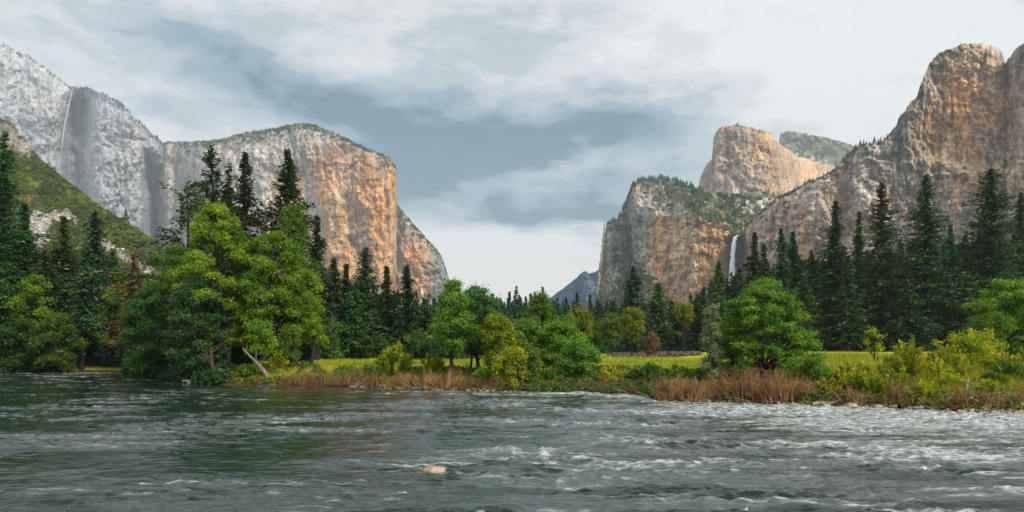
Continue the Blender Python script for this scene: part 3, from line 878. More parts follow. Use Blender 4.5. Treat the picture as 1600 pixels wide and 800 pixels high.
P = sample_surface(_i, 3500, 74, lambda x, y, t_, g: np.clip(1.3 * gully(x, y) - 0.25, 0, 1) * (y < 480))
tag(link('rubble', stones_mesh('rubble', P, 0.4 + 1.5 * rg.random(len(P)) ** 3, M['talus'], 75)), 'pale talus boulders spilling down the gully of the hillside', 'rubble', kind='stuff')

# ------------------------------------------------------------------ ground
def ground_mesh():
    pxs = np.concatenate([np.linspace(-1600, -600, 20, endpoint=False), np.linspace(-600, 2200, 900), np.linspace(2260, 3600, 30)])
    Ds = np.concatenate([np.linspace(0.6, 24, 14, endpoint=False), np.geomspace(24, 110, 420, endpoint=False), np.geomspace(110, 400, 120, endpoint=False), np.geomspace(400, 7900, 60)])
    PX, DD = np.meshgrid(pxs, Ds)
    X = (PX - 800) / F * DD
    Z = gz(X, DD)
    bump = 0.05 * fbm(X / 0.8, DD / 0.8, 15, 3) * ss(DD - bank_d(PX), 0, 3)
    Z = Z + bump
    earth = blob(PX, DD, 1030, 125, 80, 26) + 0.8 * ss(2.2 - (DD - bank_d(PX)), 0, 2)
    # strip behind the camera so that the land closes under it
    V = np.stack([X, DD, Z], -1)
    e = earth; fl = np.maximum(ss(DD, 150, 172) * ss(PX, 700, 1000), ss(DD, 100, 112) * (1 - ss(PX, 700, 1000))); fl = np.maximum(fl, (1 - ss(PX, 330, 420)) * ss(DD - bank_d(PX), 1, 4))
    back = V[0:1].copy(); back[..., 1] = -200; back[..., 0] = back[..., 0] * 300; back[..., 2] = 1.2
    V = np.concatenate([back, V], 0); e = np.concatenate([e[0:1], e], 0); fl = np.concatenate([fl[0:1], fl], 0)
    return mesh('ground', V.reshape(-1, 3), Q=grid_quads(V.shape[0], V.shape[1]), mat=ground_material(), attrs={'earth': e.ravel(), 'floor': fl.ravel()}, smooth=True)


def ground_material():
    m = bpy.data.materials.new('meadow_ground'); m.use_nodes = True
    t = NT(m.node_tree); o = t.n('ShaderNodeOutputMaterial')
    tc = t.n('ShaderNodeTexCoord').outputs['Object']
    a = t.noise(tc, 0.12, 6, 0.6); b = t.noise(tc, 1.5, 6, 0.7); c_ = t.noise(t.mapv(tc, (1, 0.3, 1)), 9.0, 4, 0.7)
    c = t.mix(t.ss(a, 0.35, 0.62), (0.17, 0.28, 0.016), (0.42, 0.42, 0.024))
    c = t.mix(t.m('MULTIPLY', t.ss(b, 0.45, 0.65), 0.6), c, (0.09, 0.15, 0.014))
    c = t.mix(t.m('MULTIPLY', t.ss(c_, 0.5, 0.7), 0.4), c, (0.50, 0.46, 0.05))
    e = t.ss(t.m('ADD', t.attr('earth'), t.m('MULTIPLY', t.m('SUBTRACT', b, 0.5), 1.0)), 0.35, 0.6)
    c = t.mix(e, c, (0.080, 0.046, 0.024))
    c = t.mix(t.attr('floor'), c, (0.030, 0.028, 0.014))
    p = t.n('ShaderNodeBsdfDiffuse'); t.l(c, p.inputs[0])
    bp = t.n('ShaderNodeBump'); bp.inputs['Strength'].default_value = 0.8; bp.inputs['Distance'].default_value = 0.15
    t.l(b, bp.inputs['Height']); t.l(bp.outputs[0], p.inputs['Normal']); t.l(p.outputs[0], o.inputs[0])
    return m


tag(link('ground', ground_mesh()), kind='structure')

# ------------------------------------------------------------------ water
def water():
    pxs = np.concatenate([np.linspace(-2600, -260, 120, endpoint=False), np.linspace(-260, 1860, 1500), np.linspace(1880, 4200, 120)])
    ys = np.concatenate([np.linspace(578, 830, 760), 545 + CZ * F / np.linspace(11.3, 5, 16)])
    D = (CZ * F / (ys - HY))[:, None]
    PX = np.broadcast_to(pxs[None], (len(ys), len(pxs))); DD = np.broadcast_to(D, PX.shape)
    X = (PX - 800) / F * DD
    bd = bank_d(PX); s = bd - DD                            # metres of water in front of the bank
    # flow is mostly sideways: crests are long in X
    wx = X + 1.2 * fbm(X / 5, DD / 5, 20, 2); wy = DD + 0.5 * fbm(X / 3 + 9, DD / 3, 21, 2)
    rough = ss(PX, 520, 900)
    rapid = np.exp(-((s - 1.8) / (2.6 + 4.5 * ss(PX, 900, 1300))) ** 2) * ss(PX, 540, 820) + 0.55 * np.exp(-((PX - 90) / 110.0) ** 2) * ss(DD, 55, 75) + 0.35 * ss(PX, 1050, 1300) * ss(DD, 20, 30)
    rapid = np.clip(rapid, 0, 1)
    big = fbm(wx / 2.6, wy / 1.1, 22, 3)
    r1 = ridge(wx / 1.1, wy / 0.42, 23, 3)
    f1 = fbm(wx / 0.42, wy / 0.20, 24, 3)
    fine = fbm(X / 0.16, DD / 0.085, 25, 2) * (1 - ss(DD, 18, 34))
    patch = 0.50 + 1.15 * ss(fbm(X / 4.0, DD / 2.0, 26, 4), -0.25, 0.40)
    h = patch * (0.060 * big + 0.085 * (r1 - 0.55) + 0.055 * f1 * (1 - 0.6 * ss(DD, 25, 60))) + 0.008 * fine * patch + 0.022 * (ridge(wx / 2.4, wy / 0.26, 41, 3) - 0.5) * patch
    h = h * (0.62 + 0.58 * rough) + rapid * (0.13 * (ridge(wx / 1.3, wy / 0.8, 27, 3) - 0.45) + 0.05 * fbm(wx / 0.5, wy / 0.4, 28, 3))
    # splash over the sunken stone
    sx, sy = at(682, 17.0), 17.0
    r2 = ((X - sx - 0.25) / 0.55) ** 2 + ((DD - sy) / 0.30) ** 2
    h = h + 0.05 * np.exp(-r2) * (1 + f1)
    h = h * ss(s, -1.5, 0.6) + 0.0
    fo = 0.30 * fbm(X / 5.5, DD / 2.2, 29, 3) + 0.40 * fbm(wx / 0.8, wy / 0.16, 30, 4, 0.6) + 0.50 * fbm(wx / 2.4, wy / 0.13, 42, 4, 0.65) + 0.9 * (r1 - 0.62)
    foam_glint = ss(fo + 0.62 * rapid + 0.15 * rough + 0.16 * ss(PX, 900, 1300) + 0.22 * (patch - 1.0) - 0.22 * ss(fbm(X / 3.0 + 7, DD / 0.75, 44, 4, 0.6), 0.0, 0.35) - 0.08 * (1 - ss(DD, 13, 22)) - 0.06, 0.14, 0.80)  # foam of the rapids, plus sky glints painted as pale streaks
    foam_glint = np.maximum(foam_glint, 0.9 * np.exp(-r2 * 1.2) * ss(f1, -0.1, 0.4))
    V = np.stack([X, DD, h], -1)
    me = mesh('water', V.reshape(-1, 3), Q=grid_quads(V.shape[0], V.shape[1]), attrs={'foam_glint': foam_glint.ravel(), 'aer_sheen': np.clip(0.15 + 0.55 * ss(PX, 560, 900) + 0.5 * rapid + 0.35 * (patch - 0.9) - 0.95 * ss(fbm(X / 3.0 + 7, DD / 0.75, 44, 4, 0.6), 0.0, 0.35), 0, 1).ravel()}, smooth=True)
    m = bpy.data.materials.new('river_water'); m.use_nodes = True
    t = NT(m.node_tree); o = t.n('ShaderNodeOutputMaterial')
    tc = t.n('ShaderNodeTexCoord').outputs['Object']
    a = t.noise(t.mapv(tc, (1.0, 2.2, 1)), 3.2, 6, 0.62, 0.6)
    b = t.noise(t.mapv(tc, (1.0, 2.0, 1)), 11.0, 4, 0.6, 0.3)
    p = t.n('ShaderNodeBsdfPrincipled')
    tone = t.noise(t.mapv(tc, (0.5, 1, 1)), 0.25, 3, 0.5)
    t.l(t.mix(t.m('MULTIPLY', t.attr('aer_sheen'), 0.75), t.mix(tone, (0.003, 0.018, 0.014), (0.012, 0.024, 0.013)), (0.095, 0.125, 0.130)), p.inputs['Base Color'])  # aeration plus reflected sky, painted paler into the base colour
    p.inputs['Roughness'].default_value = 0.04; p.inputs['IOR'].default_value = 1.33
    bp = t.n('ShaderNodeBump'); bp.inputs['Strength'].default_value = 0.24; bp.inputs['Distance'].default_value = 0.05
    t.l(t.m('ADD', a, t.m('MULTIPLY', b, 0.25)), bp.inputs['Height']); t.l(bp.outputs[0], p.inputs['Normal'])
    fm = t.n('ShaderNodeBsdfDiffuse'); fm.inputs[0].default_value = (0.50, 0.53, 0.54, 1); t.l(bp.outputs[0], fm.inputs['Normal'])
    fn = t.noise(t.mapv(tc, (0.7, 2.4, 1)), 3.6, 6, 0.65)
    fn2 = t.noise(t.mapv(tc, (1.0, 3.5, 1)), 2.2, 5, 0.7, 1.0)
    ff = t.m('MULTIPLY', t.m('MULTIPLY', t.attr('foam_glint'), t.ss(fn, 0.38, 0.62)), t.ss(fn2, 0.30, 0.52), clamp=True)
    mx = t.n('ShaderNodeMixShader'); t.l(ff, mx.inputs[0]); t.l(p.outputs[0], mx.inputs[1]); t.l(fm.outputs[0], mx.inputs[2])
    t.l(mx.outputs[0], o.inputs[0])
    me.materials.append(m)
    return tag(link('water', me), kind='structure')


water()

# ------------------------------------------------------------------ tree builders
def conifer_meshes(H, R, seed, mat, bark, base=0.12, droop=0.35, tuft=0.0, dens=1.25, power=0.72, irr=0.3, ls=1.0, lean=0.0, gap=0.0):
    r = np.random.default_rng(seed)
    tb = Tubes()
    z = np.linspace(0, H * 0.985, 10)
    bend = lean * H * (z / H) ** 1.5
    wob = 0.006 * H * np.sin(z / H * 5 + seed)
    P = np.stack([bend + wob, 0.5 * wob, z], -1); rr = 0.017 * H * (1 - z / H) ** 0.8 + 0.03; rr[0] *= 1.35
    tb.add(P, rr, 8)
    C = []; Dr = []; Sd = []; LL = []; WW = []; TN = []
    zc = H * base; ci = 0
    step = 0.26 * (H / 25.0) ** 0.5 / dens
    # branches with random dead stubs low down
    while zc < H * 0.995:
        t_ = (zc / H - base) / (1 - base)
        prof = (1 - t_) ** power * (0.62 + 0.38 * min(1, t_ / 0.15)) * 1.12 + 0.012
        nb = 5 if t_ < 0.85 else 4
        clus = 1 + irr * math.sin(zc * 1.1 + seed) * 0.5
        for b in range(nb):
            if r.random() < gap: continue
            az_ = r.random() * 2 * math.pi
            side = 1 + irr * 0.6 * math.sin(az_ * 2 + seed + zc * 0.35)
            Lb = R * prof * (1 - irr + 1.15 * irr * r.random() * 1.7) * clus * side
            Lb = max(Lb, 0.38)
            up = 0.55 * t_ + 0.12 * r.normal()
            n = max(4, int(Lb / (0.14 * ls) * (1 + tuft)))
            s = (np.arange(n) + r.random(n)) / n
            if tuft > 0:
                s = 1 - (1 - s) * (1 - tuft * 0.8)
            rad = s * Lb
            zz = zc + rad * up - droop * rad * (s) + 0.22 * droop * Lb * s ** 3
            ca, sa = math.cos(az_), math.sin(az_)
            bx = np.interp(zc, z, P[:, 0]); by = np.interp(zc, z, P[:, 1])
            wd = (0.30 * Lb * (1 - 0.55 * s) + 0.10) * (0.6 if tuft == 0 else 0.45)
            lat = r.uniform(-1, 1, n) * wd
            c = np.stack([bx + ca * rad - sa * lat, by + sa * rad + ca * lat, zz - 0.12 * np.abs(lat) + (0.12 * r.normal(size=n) if tuft == 0 else 0.20 * r.normal(size=n))], -1)
            yaw = az_ + np.sign(lat) * (0.6 + 0.3 * r.random(n))
            d = np.stack([np.cos(yaw), np.sin(yaw), -droop * 0.7 + 0.3 * r.normal(size=n) + 0.3 * tuft], -1)
            d = unit(d); sd = unit(np.cross(d, np.array([0, 0, 1.0]) + 0.55 * r.normal(size=(n, 3))))
            C.append(c); Dr.append(d); Sd.append(sd)
            LL.append((0.46 + 0.34 * r.random(n)) * ls * (1 + 0.35 * tuft)); WW.append((0.19 + 0.12 * r.random(n)) * ls * (1 + 0.5 * tuft))
            TN.append(np.clip(0.42 + 0.22 * r.normal() + 0.16 * r.normal(size=n) + 0.22 * (s - 0.5), 0, 1))
            if r.random() < 0.10 and Lb > 1.0:
                sp = np.array([0, 0.5, 0.95]); rp = sp * Lb
                tb.add(np.stack([bx + ca * rp, by + sa * rp, zc + rp * up - droop * rp * sp], -1), [0.05, 0.035, 0.012], 4)
        zc += step * (0.7 + 0.6 * r.random()) * (0.55 + 0.45 * (1 - t_))
    for _ in range(int(10 * base / 0.12)):      # dead stubs under the crown
        zz = r.uniform(0.25, 1.0) * H * base; a = r.random() * 6.28; l_ = r.uniform(0.1, 0.35) * R
        tb.add([(0, 0, zz), (math.cos(a) * l_, math.sin(a) * l_, zz - 0.1 * l_)], [0.035, 0.01], 4)
    C = np.concatenate(C); Dr = np.concatenate(Dr); Sd = np.concatenate(Sd); LL = np.concatenate(LL); WW = np.concatenate(WW); TN = np.concatenate(TN)
    V, Q = kites(C, Dr, Sd, LL, WW)
    return tb.mesh('trunk', bark), mesh('crown', V, Q=Q, mat=mat, attrs={'tint': np.repeat(TN, 4)})


def broadleaf_meshes(H, R, seed, mat, bark, base=0.2, nl=26, flat=0.55, ls=0.2, leaves=16000, lean=0.0, stems=1, shape='round', open_=0.0, lob=0.36, droop=0.0, tr=0.016, spread=0.25):
    r = np.random.default_rng(seed)
    tb = Tubes()
    top = np.array([lean * H, 0, H * 0.8])
    trunks = []
    for i in range(stems):
        a = r.random() * 6.28
        off = spread * R * (0 if stems == 1 else 1)
        z = np.linspace(0, 1, 8)
        ex = top[0] + math.cos(a) * off * 1.5; ey = math.sin(a) * off * 1.5
        bx = math.cos(a) * 0.12 * off; by = math.sin(a) * 0.12 * off
        wob = 0.02 * H * np.sin(z * 5 + r.random() * 6)
        Pt = np.stack([bx + (ex - bx) * z ** 1.3 + wob, by + (ey - by) * z ** 1.3 + 0.6 * wob, z * H * 0.80 * (1 if i == 0 else r.uniform(.8, 1))], -1)
        r0 = tr * H * (1 if stems == 1 else 0.6)
        Rt = r0 * (1 - z) ** 0.7 + 0.02; Rt[0] *= 1.3
        tb.add(Pt, Rt, 8); trunks.append((Pt, Rt))
    C = []; Nn = []; TN = []
    lobes = []
    for i in range(nl):
        f = (i + r.random()) / nl
        tz = base + (1 - base) * f
        tt = (tz - base) / (1 - base)
        if shape == 'round': env = math.sqrt(max(0.03, 1 - (2 * tt - 0.9) ** 2 * 0.80))
        elif shape == 'cone': env = (1 - tt) ** 0.75 * (0.7 + 0.3 * min(1, tt / 0.15)) + 0.10
        elif shape == 'dome': env = (1 - tt) ** 0.55 * (0.85 + 0.15 * min(1, tt / 0.15)) * (0.85 + 0.3 * r.random()) + 0.08
        elif shape == 'fan': env = 0.55 + 0.45 * math.sin(min(tt, 1) * math.pi * 0.8) - 0.45 * max(0, tt - 0.75) * 2
        else: env = 0.9 - 0.35 * tt                         # column
        lr = R * lob * r.uniform(0.65, 1.25) * (0.75 if tt > 0.85 else 1)
        a = i * 2.39996 + r.normal() * 0.5
        rad = max(0, (R * env - lr * 0.75)) * math.sqrt(r.uniform(0.30, 1.0))
        lz = lr * flat
        cz = min(H - lz * 0.9, tz * H)
        ctr = np.array([top[0] * (tz) ** 1.1 + math.cos(a) * rad, math.sin(a) * rad, cz])
        lobes.append((ctr, lr, lz))
        # limb to the lobe
        Pt, Rt = trunks[i % stems]
        k = max(0.12, (ctr[2] - 0.45 * rad - 0.1 * H) / H)
        zs = np.clip(k * H, 0.12 * H, H * 0.76)
        sx = np.interp(zs, Pt[:, 2], Pt[:, 0]); sy = np.interp(zs, Pt[:, 2], Pt[:, 1]); sr = float(np.interp(zs, Pt[:, 2], Rt))
        p0 = np.array([sx, sy, zs]); q = np.linspace(0, 1, 6)[:, None]
        bow = np.array([0, 0, 0.10 * rad])
        PL = p0 + (ctr - p0) * q + bow * np.sin(q * math.pi) + r.normal(size=(6, 3)) * 0.02 * rad * np.sin(q * math.pi)
        tb.add(PL, np.linspace(min(sr * 0.6, 0.5 * tr * H), 0.02, 6), 5)
        for _ in range(3):
            e = ctr + unit(r.normal(size=3)) * np.array([lr, lr, lz]) * 0.8
            tb.add(np.stack([PL[3], (PL[4] + e) / 2 + 0.05 * lr, e]), [0.035, 0.022, 0.008], 4)
    tot = sum(l[1] ** 2 for l in lobes)
    for ctr, lr, lz in lobes:
        m = int(leaves * lr ** 2 / tot) + 8
        K = 9
        sd_ = unit(r.normal(size=(K, 3)) + np.array([0, 0, 0.25]))
        sc_ = ctr + sd_ * np.array([lr, lr, lz]) * r.uniform(0.45, 0.95, (K, 1))
        sr_ = lr * r.uniform(0.26, 0.50, K)
        if droop: sc_[:, 2] -= droop * ((sc_[:, :2] - ctr[:2]) ** 2).sum(1) / max(lr, 0.1)
        if open_ > 0:
            keep = r.random(K) > open_; keep[0] = True
            sc_ = sc_[keep]; sr_ = sr_[keep]; sd_ = sd_[keep]; K = len(sc_)
        w = sr_ ** 2 / (sr_ ** 2).sum()
        ki = r.choice(K, m, p=w)
        d = unit(r.normal(size=(m, 3)))
        low = d[:, 2] < -0.1
        d[low, 2] *= np.where(r.random(low.sum()) < 0.75, -1, 0.6)
        sh = 0.80 + 0.28 * r.random((m, 1)); ins = r.random((m, 1)) < 0.2; sh = np.where(ins, sh * 0.6, sh)
        fz = max(0.45, min(0.75, flat * 1.3))
        c = sc_[ki] + d * sh * sr_[ki][:, None] * np.array([1, 1, fz]) + r.normal(size=(m, 3)) * ls * np.where(r.random((m, 1)) < 0.22, 1.7, 0.7)
        C.append(c)
        Nn.append(unit(d * 0.9 + np.array([0, 0, 0.25]) + 0.55 * r.normal(size=(m, 3))))
        lt = r.normal() * 0.10; kt = r.normal(size=K) * 0.15
        TN.append(0.42 + lt + kt[ki] + 0.14 * r.normal(size=m))
    C = np.concatenate(C); Nn = np.concatenate(Nn); TN = np.clip(np.concatenate(TN), 0, 1)
    a = unit(np.cross(Nn, r.normal(size=Nn.shape))); b = np.cross(Nn, a)
    L = ls * (0.7 + 0.6 * r.random(len(C)))
    V, Q = kites(C, a, b, L, L * 0.65)
    V[:, 2] = np.maximum(V[:, 2], 0.02)
    return tb.mesh('trunk', bark), mesh('crown', V, Q=Q, mat=mat, attrs={'tint': np.repeat(TN, 4)})


def shrub_meshes(H, R, seed, mat, bark, stems=40, ls=0.12, leaves=7000, lo=0.25, arch=0.3, sr=0.014, leaf_len=2.2):
    """willow: a fan of upright stems with leaves along them"""
    r = np.random.default_rng(seed)
    tb = Tubes(); C = []; D = []; TN = []
    for i in range(stems):
        a = r.random() * 6.28; o = math.sqrt(r.random())
        h = H * (1 - 0.40 * o * o) * r.uniform(0.55, 1.05)
        q = np.linspace(0, 1, 6)
        rad = R * (0.22 * o + 0.85 * o * q ** 1.1) * r.uniform(0.7, 1.2)
        a2 = a + 0.25 * r.normal()
        P = np.stack([np.cos(a2) * rad, np.sin(a2) * rad, h * (q - arch * o * q ** 3 * 0.5)], -1) + np.cumsum(r.normal(size=(6, 3)) * 0.02 * H, 0) * q[:, None]
        tb.add(P, sr * (1.15 - q), 4)
        m = max(4, int(leaves / stems))
        s = lo + (1 - lo) * r.random(m) ** 0.8
        px_ = np.stack([np.interp(s, q, P[:, j]) for j in range(3)], -1)
        C.append(px_ + r.normal(size=(m, 3)) * np.array([0.055, 0.055, 0.07]) * R * (0.35 + 0.8 * s[:, None]))
        D.append(unit(np.stack([np.cos(a2) + 0 * s, np.sin(a2) + 0 * s, 1.2 + 0 * s], -1) + 0.9 * r.normal(size=(m, 3))))
        TN.append(np.clip(0.45 + 0.18 * r.normal() + 0.18 * r.normal(size=m), 0, 1))
    C = np.concatenate(C); D = np.concatenate(D); TN = np.concatenate(TN)
    sd = unit(np.cross(D, r.normal(size=D.shape)))
    L = ls * leaf_len * (0.6 + 0.7 * r.random(len(C)))
    V, Q = kites(C, D, sd, L, L * 0.38)
    V[:, 2] = np.maximum(V[:, 2], 0.01)
    return tb.mesh('stems', bark), mesh('foliage', V, Q=Q, mat=mat, attrs={'tint': np.repeat(TN, 4)})


def brush_mesh(H, R, seed, mat, n=160, lean=0.35, ly=0.0, arch=0.5):
    """dry brush: leafless arching stems"""
    r = np.random.default_rng(seed); tb = Tubes()
    for i in range(n):
        x0, y0 = r.normal(size=2) * R * np.array([0.34, 0.25])
        h = H * r.uniform(0.35, 1.08) * math.exp(-0.5 * (x0 / R) ** 2 * 1.5); dx = 0.9 * x0 + lean * r.normal() * h * 0.6 + lean * 0.8 * h; dy = ly * h + 0.25 * r.normal() * h
        q = np.linspace(0, 1, 6)
        P = np.stack([x0 + dx * q ** 1.4 + 0.03 * h * np.sin(q * 6 + i), y0 + dy * q ** 1.4, h * (q - arch * abs(r.normal()) * 0.5 * q ** 2.6)], -1)
        tb.add(P, 0.018 * (1.2 - q) * r.uniform(0.6, 1.3), 3)
        for _ in range(3):
            k = r.integers(2, 5); e = P[k] + np.array([r.normal() * 0.2, r.normal() * 0.2, r.uniform(0.05, 0.3)]) * h * 0.8
            tb.add(np.stack([P[k], (P[k] + e) / 2 + 0.02, e]), [0.008, 0.006, 0.003], 3)
    return tb.mesh('stems', mat)


def base_loc(px, D):
    X = at(px, D); return (float(X), float(D), float(gz(X, D)) - 0.05)


def dims(px, ytop, hw, D):
    b = base_loc(px, D)
    return b, CZ + (HY - ytop) / F * D - b[2], hw / F * D


def thing(name, loc, label, cat, group=None, rz=0.0):
    o = bpy.data.objects.new(name, None); COL.objects.link(o); o.location = loc; o.rotation_euler = (0, 0, rz)
    o.empty_display_size = 0.5
    return tag(o, label, cat, group)


SEED = [1000]
def conifer(px, ytop, hw, D, label, group, name='conifer_tree', mat='fir', bark='bark', cat='tree', **kw):
    SEED[0] += 1
    b, H, R = dims(px, ytop, hw, D)
    rr_ = random.Random(SEED[0])
    kw.setdefault('power', rr_.uniform(0.60, 0.92)); kw.setdefault('droop', rr_.uniform(0.2, 0.5)); kw.setdefault('gap', rr_.uniform(0.0, 0.22)); kw.setdefault('lean', rr_.uniform(-0.012, 0.012))
    if kw.get('irr') == 0.3: kw['irr'] = rr_.uniform(0.3, 0.55)
    if mat == 'fir' and rr_.random() < 0.45: mat = rr_.choice(['firw', 'firg'])
    kw.setdefault('ls', max(0.75, min(1.35, D / 115.0)))
    lean = kw.pop('lean', 0.0)
    tr, cr = conifer_meshes(H, R, SEED[0], M[mat], M[bark], lean=lean, **kw)
    o = thing(name, b, label, cat, group)
    link('trunk', tr, o); link('crown', cr, o)
    return o


def broadleaf(px, ytop, hw, D, label, group, name='broadleaf_tree', mat='green', bark='bark', cat='tree', **kw):
    SEED[0] += 1
    b, H, R = dims(px, ytop, hw, D)
    kw.setdefault('ls', max(0.09, D / 60.0 * 0.145)); kw['leaves'] = int(kw.get('leaves', 16000) * 1.3)
    tr, cr = broadleaf_meshes(H, R, SEED[0], M[mat], M[bark], **kw)
    o = thing(name, b, label, cat, group)
    link('trunk', tr, o); link('crown', cr, o)
    return o


def shrub(px, ytop, hw, D, label, group, name='willow_shrub', mat='yellow', bark='stem', cat='shrub', **kw):
    SEED[0] += 1
    b, H, R = dims(px, ytop, hw, D)
    kw.setdefault('ls', D / 45.0 * 0.09)
    st, fo = shrub_meshes(H, R, SEED[0], M[mat], M[bark], **kw)
    o = thing(name, b, label, cat, group)
    link('stems', st, o); link('foliage', fo, o)
    return o


# ------------------------------------------------------------------ left bank wood
G1 = 'trees on the left bank'
conifer(2, 205, 60, 92, 'tallest dark conifer cut by the left edge of the photo', G1, irr=0.45)
conifer(38, 318, 42, 96, 'dark conifer second from the left edge, below the rocky hillside', G1, irr=0.4)
conifer(98, 338, 40, 100, 'conifer in front of the talus gully on the left hillside', G1, mat='firg', irr=0.4)
conifer(142, 332, 42, 101, 'broad dark conifer just right of the talus gully, leaning trunk', G1, irr=0.4, lean=0.03)
conifer(176, 390, 34, 104, 'shorter conifer at the right end of the left bank wood', G1, mat='firg', irr=0.35)
conifer(70, 392, 36, 94, 'mid-height deep green fir behind the yellowish left tree', G1, irr=0.4)
conifer(126, 400, 34, 93, 'dark fir with bare leaning trunk at the gap of the left bank', G1, irr=0.4, lean=0.10, base=0.35)
broadleaf(55, 432, 34, 91, 'leafy tree with a yellow spray of new leaves on the left bank', G1, mat='bright', base=0.35, nl=14, leaves=9000)
broadleaf(12, 412, 52, 92, 'deep green broadleaf tree at the left edge over the water', G1, mat='deep', base=0.1, nl=26, leaves=18000)
broadleaf(78, 492, 38, 89, 'low bright green tree leaning over the left water', G1, mat='green', base=0.15, nl=18, leaves=12000, lean=0.15, flat=0.4)
broadleaf(28, 500, 45, 88.5, 'low dark leafy tree drooping to the water at far left', G1, mat='deep', base=0.05, nl=20, leaves=13000, flat=0.4)
broadleaf(165, 452, 30, 96, 'green broadleaf tree at the mouth of the left inlet', G1, mat='green', base=0.3, nl=18, leaves=12000)
broadleaf(186, 425, 18, 99, 'small tree with orange-gold tips near the talus', G1, mat='gold', base=0.5, nl=8, leaves=4000)
broadleaf(118, 470, 34, 102, 'shaded understorey tree behind the leaning trunks', G1, mat='deep', base=0.15, nl=20, leaves=12000)
conifer(207, 395, 26, 92, 'sparse reddish half-bare tree beside the left inlet', G1, mat='rust', bark='barkr', gap=0.55, base=0.2, irr=0.6)

# ------------------------------------------------------------------ wooded point
G2 = 'trees on the wooded point'
conifer(292, 288, 62, 80, 'ragged conifer with long bare arms left of the tall pines', G2, name='pine_tree', mat='firw', gap=0.80, tuft=0.3, irr=0.8, power=0.45, base=0.3, droop=0.15, dens=1.0)
conifer(335, 227, 40, 86, 'tallest of the three pines over the point, open and ragged', G2, name='pine_tree', mat='firw', tuft=0.5, irr=0.6, gap=0.50, droop=0.1, base=0.2, power=0.75, dens=1.0)
conifer(358, 262, 20, 90, 'thin pine between the two tallest pines of the point', G2, name='pine_tree', mat='firw', tuft=0.5, irr=0.5, gap=0.5, droop=0.1, dens=1.0)
conifer(384, 240, 37, 84, 'dense dark pine in the middle of the three tall pines', G2, name='pine_tree', mat='firw', tuft=0.3, irr=0.5, gap=0.22, droop=0.2, power=0.72, dens=1.1)
conifer(451, 235, 44, 84, 'pine with a pointed dark crown, rightmost of the three tall pines', G2, name='pine_tree', mat='firw', tuft=0.4, irr=0.5, gap=0.30, droop=0.15, power=0.72, dens=1.1)
conifer(495, 338, 20, 96, 'slim open pine rising at the right shoulder of the point', G2, name='pine_tree', mat='firw', tuft=0.4, irr=0.5, gap=0.3)
broadleaf(340, 322, 68, 67, 'largest bright spring-green tree, over the dark trunk on the point', G2, mat='bright', base=0.16, nl=70, leaves=60000, tr=0.013, lob=0.22, open_=0.12, lean=0.0)
broadleaf(425, 368, 70, 68, 'bright green tree with yellow edges on the right of the point', G2, mat='bright', base=0.12, nl=66, leaves=54000, tr=0.013, lob=0.21, open_=0.12)
broadleaf(461, 322, 44, 75, 'pointed green tree behind the right side of the point', G2, mat='green', base=0.15, nl=30, leaves=22000, shape='cone', lob=0.42, flat=0.8)
broadleaf(280, 385, 52, 74, 'mixed green tree left of the largest tree of the point', G2, mat='green', base=0.15, nl=30, leaves=24000, lob=0.34)
broadleaf(240, 448, 50, 72, 'deep green tree with drooping layered sprays at the tip of the point', G2, mat='deep', base=0.05, nl=34, leaves=28000, flat=0.35)
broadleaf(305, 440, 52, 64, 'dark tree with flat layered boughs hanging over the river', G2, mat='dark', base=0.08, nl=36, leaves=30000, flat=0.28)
broadleaf(222, 500, 26, 78, 'low olive tree at the left tip of the point', G2, mat='deep', base=0.05, nl=16, leaves=9000)
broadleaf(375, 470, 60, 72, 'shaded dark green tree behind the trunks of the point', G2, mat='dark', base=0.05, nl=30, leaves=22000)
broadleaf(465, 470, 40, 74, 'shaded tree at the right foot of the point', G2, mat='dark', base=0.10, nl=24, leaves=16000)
broadleaf(488, 425, 24, 72, 'narrow yellow-green edge tree closing the point on the right', G2, mat='bright', base=0.25, nl=18, leaves=11000, shape='column')
broadleaf(410, 500, 22, 61, 'thin sapling with light leaves above the fallen snag', G2, mat='bright', base=0.35, nl=10, leaves=4500, open_=0.3, tr=0.015)
broadleaf(452, 515, 18, 64, 'small drooping light green tree near the round bush', G2, mat='green', base=0.2, nl=10, leaves=5000)
for i, (x, d, h, l, lb) in enumerate([(342, 65.5, 9, -0.06, 'thick dark trunk standing at the edge of the point'), (355, 66, 8, 0.13, 'dark trunk leaning right beside the thick dark trunk'),
                                      (333, 60.5, 3.2, -0.05, 'short broken pale-faced trunk at the edge of the point'), (246, 72, 5, 0.0, 'thin pale trunk near the tip of the point'),
                                      (452, 78, 7, 0.05, 'dark trunk behind the round bush'), (300, 66, 6, 0.05, 'slender dark trunk under the layered boughs')]):
    r = random.Random(i); z = np.linspace(0, 1, 9); tb = Tubes()
    tb.add(np.stack([l * h * z ** 1.5 + 0.05 * np.sin(z * 7), 0 * z, z * h], -1), (0.21 if h > 7 else 0.13) * (1.15 - 0.6 * z), 9)
    for k in range(6):
        a = r.uniform(0, 6.28); q = r.uniform(0.35, 0.95); L = r.uniform(0.6, 2.0)
        tb.add([(l * h * q ** 1.5, 0, q * h), (l * h * q ** 1.5 + math.cos(a) * L * .5, math.sin(a) * L * .5, q * h + 0.35 * L), (l * h * q ** 1.5 + math.cos(a) * L, math.sin(a) * L, q * h + 0.5 * L)], [0.07, 0.045, 0.015], 5)
    b = base_loc(x, d)
    o = link('tree_trunk', tb.mesh('tree_trunk', M['barkr'] if i == 2 else (M['barkg'] if i == 3 else M['bark'])), loc=b)
    tag(o, lb, 'tree trunk', 'bare trunks on the wooded point')
shrub(434, 545, 15, 63, 'small round yellow-green bush beside the meadow point', 'bank shrubs', name='round_bush', leaves=4500, stems=26, lo=0.1)
